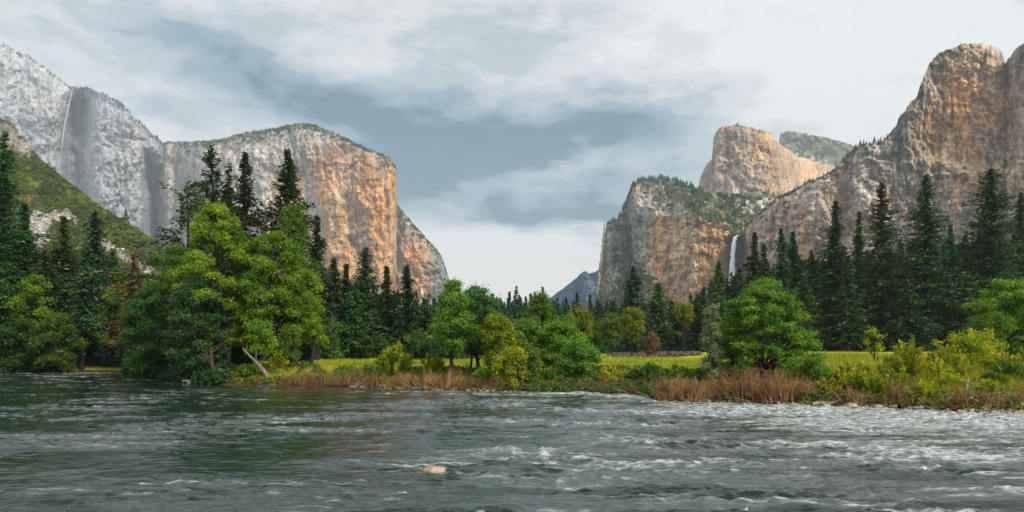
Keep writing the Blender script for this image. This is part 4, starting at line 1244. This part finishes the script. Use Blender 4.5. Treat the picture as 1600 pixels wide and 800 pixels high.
shrub(395, 570, 20, 61, 'small low green bush behind the fallen snag', 'bank shrubs', name='low_bush', mat='green', leaves=3500, lo=0.1)

# ------------------------------------------------------------------ conifers past the left meadow
G3 = 'conifers beyond the left meadow'
for a in [(507, 420, 20, 112, 'conifer half hidden behind the right edge of the point'), (524, 404, 24, 110, 'pointed conifer, first clear one right of the point'), (541, 414, 12, 116, 'thin conifer squeezed beside the first clear conifer'),
          (572, 387, 32, 112, 'tallest broad dark fir beneath the monolith'), (556, 455, 26, 108, 'lower fir at the left foot of the tallest fir'), (603, 417, 19, 113, 'slender fir between the tallest fir and its twin'),
          (635, 414, 23, 110, 'dark pointed fir right of the slender fir'), (618, 470, 24, 116, 'short dark fir filling in between two taller firs'), (664, 468, 24, 112, 'squat fir right of the dark pointed fir'),
          (688, 462, 22, 125, 'dull green fir under the lower rock shoulder'), (590, 470, 26, 118, 'short fir under the slender fir')]:
    conifer(*a, G3, base=0.10, irr=0.3)
broadleaf(520, 500, 16, 106, 'small fresh green aspen at the edge of the left meadow', G3, name='aspen_tree', mat='emerald', base=0.08, nl=16, leaves=7000, shape='column')
broadleaf(486, 540, 12, 104, 'small light green tree at the meadow edge beside the point', G3, mat='emerald', base=0.1, nl=10, leaves=4000)
broadleaf(655, 520, 26, 108, 'soft green tree at the meadow edge under the squat fir', G3, mat='deep', base=0.05, nl=18, leaves=9000)
broadleaf(700, 500, 26, 104, 'green tree behind the slim alder', G3, mat='green', base=0.1, nl=18, leaves=9000)
broadleaf(585, 528, 22, 107, 'dark thicket tree at the foot of the tallest fir', G3, mat='deep', base=0.05, nl=16, leaves=8000)

# ------------------------------------------------------------------ riverside trees in the middle
G4 = 'riverside trees in the middle'
broadleaf(708, 440, 44, 54, 'slim alder with a dark bent trunk in mid river bank', G4, name='alder_tree', mat='emerald', base=0.33, nl=30, leaves=20000, shape='cone', lob=0.40, flat=0.35, tr=0.02)
broadleaf(745, 448, 42, 56, 'alder with a wispy thin top right of the slim alder', G4, name='alder_tree', mat='deep', base=0.22, nl=28, leaves=16000, flat=0.35, tr=0.02)
broadleaf(738, 452, 26, 57, 'sparse pale-leaved treetop poking above the alders', G4, mat='pale', base=0.75, nl=7, leaves=1500, flat=0.3, tr=0.012)
broadleaf(778, 492, 34, 53, 'yellow-leaved tree left of centre on the bank', G4, name='willow_tree', mat='yellow', base=0.18, nl=26, leaves=18000, bark='barkr')
broadleaf(800, 545, 34, 50.5, 'low yellow-green willow in front of the yellow-leaved tree', G4, name='willow_tree', mat='yellow', base=0.08, nl=18, leaves=10000, bark='barkr', stems=3)
broadleaf(845, 462, 42, 60, 'mid-green bushy tree at the centre of the bank', G4, mat='green', base=0.08, nl=32, leaves=24000, lob=0.34, shape='cone')
broadleaf(822, 500, 34, 57, 'green tree squeezed between the yellow one and the centre one', G4, mat='emerald', base=0.08, nl=24, leaves=14000)
broadleaf(880, 500, 40, 56, 'fresh green spreading tree right of centre', G4, mat='emerald', base=0.05, nl=28, leaves=20000, flat=0.35)
broadleaf(905, 480, 26, 72, 'gold-topped tree behind the spreading tree', G4, mat='gold', base=0.45, nl=14, leaves=8000)
broadleaf(906, 532, 38, 51.5, 'low layered green tree reaching down to the river at centre right', G4, mat='emerald', base=0.02, nl=26, leaves=16000, flat=0.3, stems=3)
broadleaf(826, 548, 24, 50.5, 'low fresh green bush tree right of the low willow', G4, mat='green', base=0.05, nl=16, leaves=8000, stems=3)

G5 = 'distant spires in the valley gap'
for x, y, hw, D, lb in [(742, 470, 10, 240, 'left edge spire of the valley gap behind the wispy alder'), (768, 458, 9, 260, 'pointed far conifer above the yellow-leaved tree'), (783, 472, 7, 300, 'small far conifer right of the pointed one'),
                        (796, 456, 10, 250, 'dark far conifer in the middle of the gap'), (811, 461, 5, 300, 'needle-thin far snag-like conifer of the gap'), (830, 459, 9, 250, 'far conifer left of the tallest gap conifer'),
                        (848, 449, 9, 230, 'tallest far conifer in the valley gap'), (866, 470, 10, 260, 'far conifer below the left slope of the blue peak'), (902, 458, 10, 230, 'far conifer against the left half of the blue peak'),
                        (921, 461, 9, 235, 'far conifer against the right half of the blue peak'), (757, 478, 9, 280, 'short far conifer next to the left edge spire'), (885, 476, 10, 270, 'short far conifer under the blue peak')]:
    conifer(x, y, hw, D, lb, G5, base=0.05, ls=1.5, dens=0.6)

# ------------------------------------------------------------------ middle distance around the clearing
G6 = 'trees around the clearing'
for a in [(990, 418, 30, 180, 'big dark fir under the tower, left of the golden treetop'), (1028, 443, 24, 175, 'dark fir to the right of the big fir under the tower'), (958, 470, 20, 190, 'small fir under the left flank of the tower'),
          (940, 480, 16, 200, 'smallest fir at the foot of the tower'), (1008, 478, 16, 170, 'narrow fir between the two dark firs'), (1050, 470, 18, 185, 'fir at the right side of the clearing'),
          (1088, 468, 18, 190, 'fir left of the pale bush, at the back of the clearing'), (1100, 448, 15, 200, 'pointed fir under the orange face, beside the wood')]:
    conifer(*a, G6, base=0.15, irr=0.35)
broadleaf(988, 484, 22, 125, 'golden-green oak with a leaning trunk in the clearing', G6, name='oak_tree', mat='gold', base=0.35, nl=18, leaves=9000, ls=0.28)
broadleaf(955, 494, 20, 135, 'olive oak left of the golden oak', G6, name='oak_tree', mat='green', base=0.25, nl=18, leaves=9000, ls=0.28)
broadleaf(1018, 522, 11, 118, 'small dark rounded tree standing in the clearing', G6, mat='rust', base=0.05, nl=12, leaves=4000, ls=0.25)
broadleaf(1068, 474, 18, 140, 'tall thin oak with a golden top at the clearing', G6, name='oak_tree', mat='gold', base=0.62, nl=10, leaves=5000, ls=0.28)
broadleaf(935, 500, 20, 150, 'round olive tree left of the clearing', G6, mat='deep', base=0.1, nl=14, leaves=7000, ls=0.3)

# ------------------------------------------------------------------ tall conifers on the right
G7 = 'tall conifers behind the right meadow'
for a, kw in [((1122, 408, 20, 176, 'conifer just left of the white waterfall'), {}), ((1146, 432, 16, 182, 'short conifer directly under the white waterfall'), {}),
              ((1176, 364, 22, 172, 'pointed conifer just right of the waterfall'), {}), ((1194, 382, 20, 178, 'conifer behind the top of the big layered shrub-tree'), {}),
              ((1222, 357, 24, 170, 'left one of the twin-topped conifers'), {}), ((1240, 362, 22, 176, 'right one of the twin-topped conifers'), {}),
              ((1270, 398, 20, 182, 'shorter conifer between the twin tops and the tall dark spire'), {}),
              ((1305, 314, 27, 168, 'tall dark narrow spire left of the thin conifer'), dict(power=0.7)), ((1342, 330, 24, 174, 'thin conifer squeezed between two taller ones'), {}),
              ((1376, 285, 40, 163, 'tall brownish-green conifer at the left third of the right wood'), dict(mat='firw', irr=0.4)), ((1408, 392, 26, 180, 'low conifer between the two tallest conifers'), {}),
              ((1446, 274, 43, 160, 'tallest open-branched conifer with tiered boughs'), dict(irr=0.45, gap=0.15, power=0.75)), ((1486, 352, 26, 178, 'middle-height conifer right of the tiered one'), {}),
              ((1510, 362, 22, 182, 'bluish conifer behind the round-topped one'), {}), ((1546, 264, 50, 158, 'tall conifer with a rounded clumpy top near the right edge'), dict(power=0.6, irr=0.4)),
              ((1592, 300, 28, 185, 'bluish conifer at the right edge of the photo'), {}), ((1620, 330, 40, 165, 'conifer mostly outside the right edge'), {}),
              ((1258, 430, 26, 160, 'low dark fir above the right side of the layered shrub-tree'), {}), ((1325, 400, 26, 158, 'low dark fir before the tall narrow spire'), {}),
              ((1420, 430, 28, 156, 'low fir at the foot of the brownish conifer'), {}), ((1505, 430, 30, 155, 'low fir at the foot of the round-topped conifer'), {}), ((1160, 440, 20, 165, 'low fir right beneath the foot of the waterfall'), {})]:
    kw = dict(kw); kw.setdefault('base', 0.10); kw.setdefault('irr', 0.3)
    conifer(*a, G7, **kw)

# ------------------------------------------------------------------ near trees and shrubs on the right bank
G8 = 'shrub-trees on the right bank'
broadleaf(1196, 440, 92, 43, 'broad layered bright green shrub-tree, the largest on the right bank', G8, name='dogwood_tree', mat='emerald', base=0.12, nl=120, leaves=60000, flat=0.24, stems=5, shape='dome', lob=0.17, ls=0.10, tr=0.02, open_=0.15)
broadleaf(1150, 490, 44, 44, 'lower green shrub-tree joined to the left of the layered one', G8, name='dogwood_tree', mat='emerald', base=0.05, nl=26, leaves=17000, flat=0.3, stems=3, ls=0.10, tr=0.02)
broadleaf(1112, 478, 22, 42.5, 'narrow pale bush with whitish leaves on the right bank', G8, name='flowering_shrub', mat='pale', base=0.05, nl=22, leaves=9000, stems=3, shape='column', ls=0.09, tr=0.015)
broadleaf(1272, 560, 26, 40, 'low green bush at the right foot of the layered shrub-tree', G8, name='green_bush', mat='emerald', base=0.02, nl=14, leaves=7000, stems=3, ls=0.09)
broadleaf(1572, 438, 56, 52, 'rounded green tree at the right edge above the willows', G8, mat='emerald', base=0.12, nl=36, leaves=30000, flat=0.35, ls=0.12, stems=2, tr=0.02)
broadleaf(1366, 512, 16, 50, 'spindly small tree with few yellow leaves in the right meadow', G8, name='sapling', mat='yellow', base=0.35, nl=8, leaves=900, ls=0.11, tr=0.012)
G9 = 'willow shrubs along the bank'
for a, kw in [((616, 530, 27, 57, 'fan-shaped yellow-green willow alone on the left meadow bank'), dict(leaves=12000, stems=60)), ((676, 548, 22, 55, 'thin willow between the lone willow and the slim alder'), dict(leaves=5000)),
              ((1416, 526, 34, 39, 'yellow willow standing in the middle of the right meadow bank'), dict(leaves=15000, stems=80)), ((1522, 514, 50, 42, 'largest yellow willow, before the round tree at right'), dict(leaves=26000, stems=120)),
              ((1580, 560, 34, 37, 'green-yellow willow at the right edge near the water'), dict(leaves=9000, mat='green')), ((1470, 565, 26, 37, 'low willow between the two yellow willows'), dict(leaves=7000)),
              ((1340, 560, 28, 38, 'low bright willow right of the dry brush'), dict(leaves=7000)), ((1015, 565, 26, 49, 'low green shrub below the small dark rounded tree'), dict(leaves=6500, mat='green')),
              ((960, 572, 24, 49.5, 'low olive shrub right of the layered centre tree'), dict(leaves=5000)), ((1060, 568, 24, 44, 'low green shrub left of the pale bush'), dict(leaves=6000, mat='green')),
              ((855, 575, 24, 51, 'low dark shrub at the foot of the centre tree'), dict(leaves=5000, mat='green')), ((545, 566, 14, 62, 'small tuft of willow on the left meadow'), dict(leaves=1800)),
              ((760, 572, 20, 52, 'low green shrub under the yellow-leaved tree'), dict(leaves=4500, mat='emerald')), ((1440, 590, 24, 35.5, 'low yellow shrub near the stones of the right shore'), dict(leaves=5000)),
              ((1375, 580, 22, 36.5, 'low yellow shrub under the spindly tree'), dict(leaves=4500)), ((1300, 585, 24, 38, 'low yellow-green shrub beside the last dry brush clump'), dict(leaves=5000)),
              ((1322, 566, 24, 40, 'soft yellow-green willow left of the low bright willow'), dict(leaves=6000)), ((1452, 552, 24, 41, 'upright green willow right of the middle yellow willow'), dict(leaves=7000, mat='green')),
              ((1392, 566, 22, 38, 'pale willow just left of the middle yellow willow'), dict(leaves=6000)), ((1490, 560, 26, 39, 'dense yellow-green willow left of the largest willow'), dict(leaves=8000)),
              ((1350, 590, 22, 37.3, 'low green willow behind the stony shore, below the spindly tree'), dict(leaves=5000, mat='green')), ((1558, 548, 26, 40, 'yellow willow right of the largest willow'), dict(leaves=8000)),
              ((1600, 545, 26, 41, 'yellow-green willow cut by the right edge of the photo'), dict(leaves=7000)), ((1285, 572, 20, 41, 'low yellow willow at the right end of the layered shrub-tree'), dict(leaves=5000)),
              ((1545, 590, 22, 34.5, 'low yellow-green shrub before the largest willow'), dict(leaves=5000))]:
    shrub(*a, G9, **kw)

# ------------------------------------------------------------------ dry brush
G10 = 'dry brush along the bank'
for x, yt, w, D, ln, lb in [(470, 572, 24, 62, .3, 'reddish-brown dry brush at the left end of the meadow'), (505, 568, 24, 61, .3, 'reddish-brown dry brush second from the left'), (545, 572, 24, 60.5, .3, 'reddish-brown dry brush left of the lone willow'),
                           (585, 576, 22, 58, .4, 'brown brush at the left foot of the lone willow'), (630, 572, 24, 57, .4, 'brown brush at the right foot of the lone willow'), (665, 575, 24, 55, .4, 'brown brush under the thin willow'),
                           (700, 572, 26, 54, .5, 'brown brush at the foot of the slim alder'), (740, 580, 26, 53, .5, 'tangled brown brush right of the slim alder'), (780, 582, 26, 52, .5, 'dark brown brush under the low willow'),
                           (850, 588, 26, 50.5, .5, 'dark brush at the waterline of the centre'), (905, 585, 28, 50, .5, 'dark brush under the layered centre tree'), (955, 585, 28, 49.5, .5, 'rust-brown brush right of the layered centre tree'),
                           (1005, 585, 26, 47.5, .5, 'brown brush left of the leaning brush heap'), (1045, 578, 26, 43, .7, 'left half of the leaning brush heap by the rapids'), (1085, 574, 28, 41, .7, 'big pale brown brush heap leaning over the rapids'),
                           (1130, 570, 28, 40, .5, 'brown brush under the pale bush'), (1170, 562, 30, 39.5, .5, 'tall brown brush under the layered shrub-tree, left clump'), (1212, 566, 28, 39, .5, 'tall brown brush under the layered shrub-tree, right clump'),
                           (1245, 572, 24, 38.5, .5, 'last tall brown brush clump before the yellow shrubs'), (1330, 596, 22, 37, .5, 'short brown brush at the stony shore'), (1400, 592, 20, 36, .5, 'short brown brush under the middle willow'),
                           (1500, 596, 24, 34, .5, 'brown brush at the water under the largest willow'), (1540, 592, 28, 33.6, .5, 'dense rusty brush near the right corner of the bank'), (1590, 590, 28, 33.6, .5, 'rusty brush cut by the right edge of the photo')]:
    SEED[0] += 1
    yt += 8 if 1030 < x < 1260 else 2
    D = float(bank_d(x)) + 0.7
    b, H, R = dims(x, yt, w, D)
    rr_ = random.Random(SEED[0]); k_ = 1.06 if 1030 < x < 1260 else 1.0
    me = brush_mesh(H * k_ * rr_.uniform(0.85, 1.15), R * 1.25, SEED[0], M['stem'], 200 if k_ > 1 else 120, ln * rr_.uniform(-0.5, 1.0), ly=-0.10, arch=0.6)
    tag(link('dry_brush', me, loc=b), lb, 'brush', G10)

# ------------------------------------------------------------------ snag, logs, stones
tb = Tubes(); D = 59.5; x0, z0 = at(423, D), 0.35; x1, z1 = at(372, D), 0.35 + (600 - 548) / F * D
q = np.linspace(0, 1, 9)
P = np.stack([x0 + (x1 - x0) * q, D + 1.0 * q, z0 + (z1 - z0) * q + 0.10 * np.sin(q * 5)], -1)
org = P[0].copy(); org[2] = 0
tb.add(P - org, 0.17 * (1.1 - q * 0.9) + 0.02, 8)
for k, (dx, dz) in zip((3, 4, 5, 6, 7), ((.5, .9), (-.2, 1.3), (.6, .6), (-.7, .5), (.1, .9))):
    tb.add([P[k] - org, P[k] - org + np.array([dx * .5, .1, dz * .6]), P[k] - org + np.array([dx, .2, dz])], [0.05, 0.035, 0.01], 5)
tag(link('fallen_snag', tb.mesh('fallen_snag', M['log']), loc=org), 'bleached leaning snag with bare twigs at the waterline of the point', 'snag')
for i, (xa, xb, D, r_, lb) in enumerate([(1268, 1322, 36.0, 0.09, 'thin bleached driftwood pole on the stony right shore'), (1405, 1450, 34.6, 0.10, 'dark wet driftwood log lying low on the right shore'), (1275, 1300, 36.8, 0.07, 'short driftwood stick behind the thin pole'),
                                         (1500, 1522, 35, 0.07, 'pale stick leaning up in the shrubs at right'), (285, 335, 62, 0.08, 'low pale driftwood under the dark boughs of the point')]):
    tb = Tubes(); q = np.linspace(0, 1, 7); a, b_ = at(xa, D), at(xb, D)
    rise = 1.3 if i == 3 else 0.12
    P = np.stack([a + (b_ - a) * q, D + 0.4 * q + 0.05 * np.sin(q * 8), 0.16 + rise * q + 0.03 * np.sin(q * 9)], -1); o = P[0].copy(); o[2] = 0
    tb.add(P - o, r_ * (1.1 - 0.5 * q), 7)
    for k in (2, 4, 5):
        tb.add([P[k] - o, P[k] - o + np.array([0.2, 0.05, 0.22 * (1 if k % 2 else .5)])], [r_ * .4, .012], 5)
    tag(link('driftwood', tb.mesh('driftwood', M['bark'] if i == 1 else M['log']), loc=o), lb, 'driftwood')


def boulder(px, D, z, w, h, mat, label, seed, group=None):
    import bmesh
    bm = bmesh.new(); bmesh.ops.create_icosphere(bm, subdivisions=4, radius=1.0)
    co = np.array([v.co[:] for v in bm.verts]); T = np.array([[v.index for v in f.verts] for f in bm.faces]); bm.free()
    n = fbm(co[:, 0] * 1.3 + seed, co[:, 1] * 1.3 + co[:, 2], seed, 4) * 0.28 + fbm(co[:, 2] * 2 + seed, co[:, 0] * 2, seed + 1, 4) * 0.16
    co = co * (1 + n[:, None]) * np.array([w, w * 0.7, h])
    return tag(link('boulder', mesh('boulder', co, T=T, mat=mat, smooth=True), loc=(at(px, D), D, z)), label, 'boulder', group)


boulder(675, 16.9, 0.05, 0.30, 0.15, M['tan'], 'small tan boulder awash in the middle of the river', 3)
for i, (px, D, w, lb) in enumerate([(1330, 36, .35, 'grey boulder at the stony shore below the short brown brush'), (1372, 35.4, .3, 'pale flat boulder by the shore left of the dark log'), (1395, 35.2, .26, 'smaller boulder touching the left end of the dark log'),
                                    (1460, 34.4, .32, 'boulder at the right end of the dark log'), (1100, 40.0, .4, 'boulder wrapped in white water under the brush heap'), (1290, 36.2, .25, 'small stone beneath the thin driftwood pole'), (1076, 39.6, .28, 'tan stone at the foot of the brush heap')]):
    boulder(px, D, 0.08, w, w * 0.45, M['tan'] if i == 6 else M['stone'], lb, 10 + i, 'boulders along the right shore')

r = np.random.default_rng(88)
px = r.uniform(1020, 1600, 1500); D = bank_d(px) + r.normal(0.15, 0.45, 1500)
X = at(px, D); P = np.stack([X, D, np.maximum(gz(X, D), -0.03) + 0.02], -1)
px2 = r.uniform(545, 1020, 500); D2 = bank_d(px2) + r.normal(0.1, 0.3, 500); X2 = at(px2, D2)
P = np.concatenate([P, np.stack([X2, D2, np.maximum(gz(X2, D2), -0.03) + 0.02], -1)])
tag(link('pebbles', stones_mesh('pebbles', P, 0.04 + 0.11 * r.random(len(P)) ** 2, M['stone'], 89, 0.6)), 'pebbles and cobbles strewn along the waterline', 'pebbles', kind='stuff')
px = r.uniform(950, 1095, 500); D = 105 + 50 * r.random(500) ** 0.6; X = at(px, D)
tag(link('rubble', stones_mesh('rubble', np.stack([X, D, gz(X, D) + 0.1], -1), 0.12 + 0.4 * r.random(500) ** 2, M['debris'], 90, 0.7)), 'brown stones and debris scattered in the clearing', 'rubble', kind='stuff')

# ------------------------------------------------------------------ uncountable ground growth
def blades(name, X, D, h, w, mat, seed, tint, label, cat):
    r = np.random.default_rng(seed); n = len(X)
    z = gz(X, D)
    B = np.stack([X, D, z - 0.02], -1)
    a = r.random(n) * 6.28; le = r.normal(size=n) * 0.35
    tip = B + np.stack([np.cos(a) * le * h, np.sin(a) * le * h, h], -1)
    s = np.stack([np.cos(a + 1.3), np.sin(a + 1.3), 0 * a], -1) * (w * 0.5)[:, None]
    mid = (B + tip) / 2 - np.stack([np.cos(a) * le * h * .15, np.sin(a) * le * h * .15, 0 * a], -1)
    V = np.stack([B - s, B + s, mid + s * .8, tip, mid - s * .8], 1).reshape(-1, 3)
    i = np.arange(n)[:, None] * 5
    Q = i + np.array([[0, 1, 2, 4]]); T = i + np.array([[4, 2, 3]])
    me = mesh(name, V, Q=Q, T=T, mat=mat, attrs={'tint': np.repeat(tint, 5)})
    return tag(link(name, me), label, cat, kind='stuff')


r = np.random.default_rng(91)
n = 190000
px = r.uniform(350, 1680, n); px = np.where(r.random(n) < 0.3, r.uniform(1240, 2150, n), px); bd = bank_d(px); s = 0.3 + 60 * r.random(n) ** 2.2
D = bd + s; X = at(px, D)
ok = ~((px < 470) & (s > 9))
ok &= ~((s < 2.2) & (fbm(X / 0.9, D / 0.7, 120, 3) < 0.12 + 0.25 * (s < 1.0)))
px, s, D, X = px[ok], s[ok], D[ok], X[ok]
tn = np.clip(0.5 + 0.6 * fbm(X / 4, D / 6, 92, 3) + 0.15 * r.normal(size=len(X)), 0, 1)
h = (0.22 + 0.55 * ss(px, 1150, 1300) + 0.22 * r.random(len(X))) * (0.5 + 0.7 * vn(X / 2, D / 2, 93)) * (0.35 + 0.65 * ss(s, 0.4, 3.5)) * (0.6 + 0.8 * vn(X / 0.5, D / 0.5, 121))
blades('grass', X, D, h, 0.02 + D * 0.0006, M['grass'], 94, tn, 'yellow-green meadow grass above the river bank', 'grass')
# leafy undergrowth on the bank face
n = 6400
px = r.uniform(345, 2100, n); wgt = 0.22 + 0.78 * ss(px, 770, 860)
k = r.random(n) < wgt; px = px[k]; n = len(px)
s = 0.8 + 9 * r.random(n) ** 1.6; D = bank_d(px) + s; X = at(px, D)
P = np.stack([X, D, gz(X, D) + 0.05], -1)
tn = np.clip(0.25 + 0.6 * ss(px, 1250, 1400) + 0.30 * r.normal(size=n) + 0.3 * fbm(X / 3, D / 3, 95, 3), 0, 1)
tag(link('undergrowth', leaf_blobs('undergrowth', P, 0.25 + 0.45 * r.random(n), M['under'], 96, 60, 0.30, 1.0, tn)), 'low leafy undergrowth between the shrubs on the bank', 'undergrowth', kind='stuff')
n = 900
px = r.uniform(780, 1035, n); s = 0.1 + 1.8 * r.random(n); D = bank_d(px) + s; X = at(px, D)
tag(link('undergrowth', leaf_blobs('bank_growth', np.stack([X, D, gz(X, D) + 0.05], -1), 0.2 + 0.35 * r.random(n), M['deep'], 111, 55, 0.30, 1.2, 0.6 * r.random(n))), 'dark green growth hanging to the waterline in the centre', 'undergrowth', kind='stuff')
# undergrowth under the left woods, its shade painted in with dark leaves
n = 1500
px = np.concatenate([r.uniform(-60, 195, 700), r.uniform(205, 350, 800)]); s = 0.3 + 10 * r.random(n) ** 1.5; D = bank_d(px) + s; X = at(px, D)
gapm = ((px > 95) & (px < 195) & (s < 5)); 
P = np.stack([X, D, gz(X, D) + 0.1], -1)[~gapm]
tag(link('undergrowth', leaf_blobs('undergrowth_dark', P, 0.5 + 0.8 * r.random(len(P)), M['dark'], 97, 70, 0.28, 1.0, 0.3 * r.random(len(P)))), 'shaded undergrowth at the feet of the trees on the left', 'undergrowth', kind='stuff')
# thin dry twigs everywhere along the waterline
n = 9000
px = np.concatenate([r.uniform(440, 1030, 4000), r.uniform(1030, 1270, 2500), r.uniform(1270, 1640, 2500)]); s = 0.15 + 3.2 * r.random(n) ** 1.2; D = bank_d(px) + s; X = at(px, D)
ok = (fbm(px / 18, D / 3, 99, 3) > 0.02) & (r.random(n) < np.where((px > 790) & (px < 1020), 0.4, 1)); px = px[ok]; s = s[ok]; D = D[ok]; X = X[ok]; n = len(px)
blades('dry_grass', X, D, 0.2 + 0.5 * r.random(n) ** 2 * (1 + 1.0 * vn(px / 12, D, 3)), 0.02 + 0 * X, M['rust'], 98, r.random(n), 'dry brown stalks lining the waterline', 'dry grass')

# ------------------------------------------------------------------ the mass of forest behind
def forest_pts(n, lo, hi, d0, d1, seed, htop):
    r = np.random.default_rng(seed)
    px = r.uniform(lo, hi, n); D = r.uniform(d0, d1, n); X = at(px, D); z = gz(X, D)
    yt = np.interp(px, *htop) + r.normal(0, 9, n)
    H = CZ + (HY - yt) / F * D - z
    return np.stack([X, D, z], -1), H


def forest_mesh(P, Hs, seed, layers=26, per=16, wr=0.15):
    """merged conifers made of ragged needle sprays"""
    r = np.random.default_rng(seed); n = len(P)
    tz = (np.arange(layers) + 0.5) / layers
    t_ = np.broadcast_to(0.01 + 0.99 * tz[None, :, None], (n, layers, per)) + r.normal(size=(n, layers, per)) * 0.012
    a = r.random((n, layers, per)) * 6.28
    wrr = wr * (0.8 + 0.4 * r.random((n, 1, 1)))
    rad = wrr * (1.02 - t_) ** 0.85 * np.sqrt(r.random((n, layers, per))) * (0.75 + 0.5 * r.random((n, layers, 1)))
    C = np.stack([np.cos(a) * rad, np.sin(a) * rad, t_ - 0.35 * rad], -1) * Hs[:, None, None, None] + P[:, None, None, :]
    d = unit(np.stack([np.cos(a), np.sin(a), -0.45 + 0.25 * r.normal(size=a.shape)], -1)).reshape(-1, 3)
    sd = unit(np.cross(d, np.array([0, 0, 1.0]) + 0.5 * r.normal(size=d.shape)))
    L = (np.broadcast_to(Hs[:, None, None] * 0.045, a.shape) * (0.6 + 0.8 * r.random(a.shape))).ravel()
    V, Q = kites(C.reshape(-1, 3), d, sd, L, L * 0.55)
    tn = np.clip(0.35 + 0.2 * r.normal(size=(n, 1, 1)) + 0.15 * r.normal(size=a.shape), 0, 1)
    return mesh('forest', V, Q=Q, mat=M['fir'], attrs={'tint': np.repeat(tn.ravel(), 4)})


sets = [forest_pts(260, -500, 240, 108, 180, 201, ([-500, 0, 60, 130, 200, 240], [300, 350, 400, 400, 440, 470])),
        forest_pts(170, 225, 520, 95, 160, 202, ([225, 260, 300, 480, 520], [470, 440, 430, 440, 470])),
        forest_pts(190, 500, 740, 120, 220, 203, ([500, 560, 640, 700, 740], [455, 450, 470, 485, 485])),
        forest_pts(320, 720, 960, 180, 420, 204, ([720, 800, 870, 900, 960], [478, 476, 484, 488, 488])),
        forest_pts(200, 930, 1120, 190, 360, 205, ([930, 1000, 1060, 1120], [490, 485, 488, 460])),
        forest_pts(430, 1100, 2000, 172, 330, 206, ([1100, 1180, 1300, 1400, 1600, 2000], [450, 425, 410, 400, 375, 350]))]
P = np.concatenate([s_[0] for s_ in sets]); Hh = np.concatenate([s_[1] for s_ in sets])
tag(link('forest', forest_mesh(P, Hh, 210)), 'dense dark conifer forest massed behind the nearer trees', 'forest', kind='stuff')

# ------------------------------------------------------------------ haze
def haze():
    x0, x1, y0, y1, z0, z1 = -6000, 6000, -300, 8200, -6, 1950
    V = np.array([(x, y, z) for z in (z0, z1) for y in (y0, y1) for x in (x0, x1)], float)
    Q = [(0, 2, 3, 1), (4, 5, 7, 6), (0, 1, 5, 4), (2, 6, 7, 3), (0, 4, 6, 2), (1, 3, 7, 5)]
    m = bpy.data.materials.new('haze_air'); m.use_nodes = True
    t = NT(m.node_tree); o = t.n('ShaderNodeOutputMaterial')
    v = t.n('ShaderNodeVolumePrincipled'); v.inputs['Color'].default_value = (0.72, 0.87, 1.0, 1)
    v.inputs['Density'].default_value = 0.000075; v.inputs['Anisotropy'].default_value = 0.1
    t.l(v.outputs[0], o.inputs['Volume'])
    ob = link('haze', mesh('haze', V, Q=Q, mat=m))
    tag(ob, kind='stuff'); ob['label'] = 'thin bluish air between the river and the cliffs'; ob['category'] = 'haze'
haze()
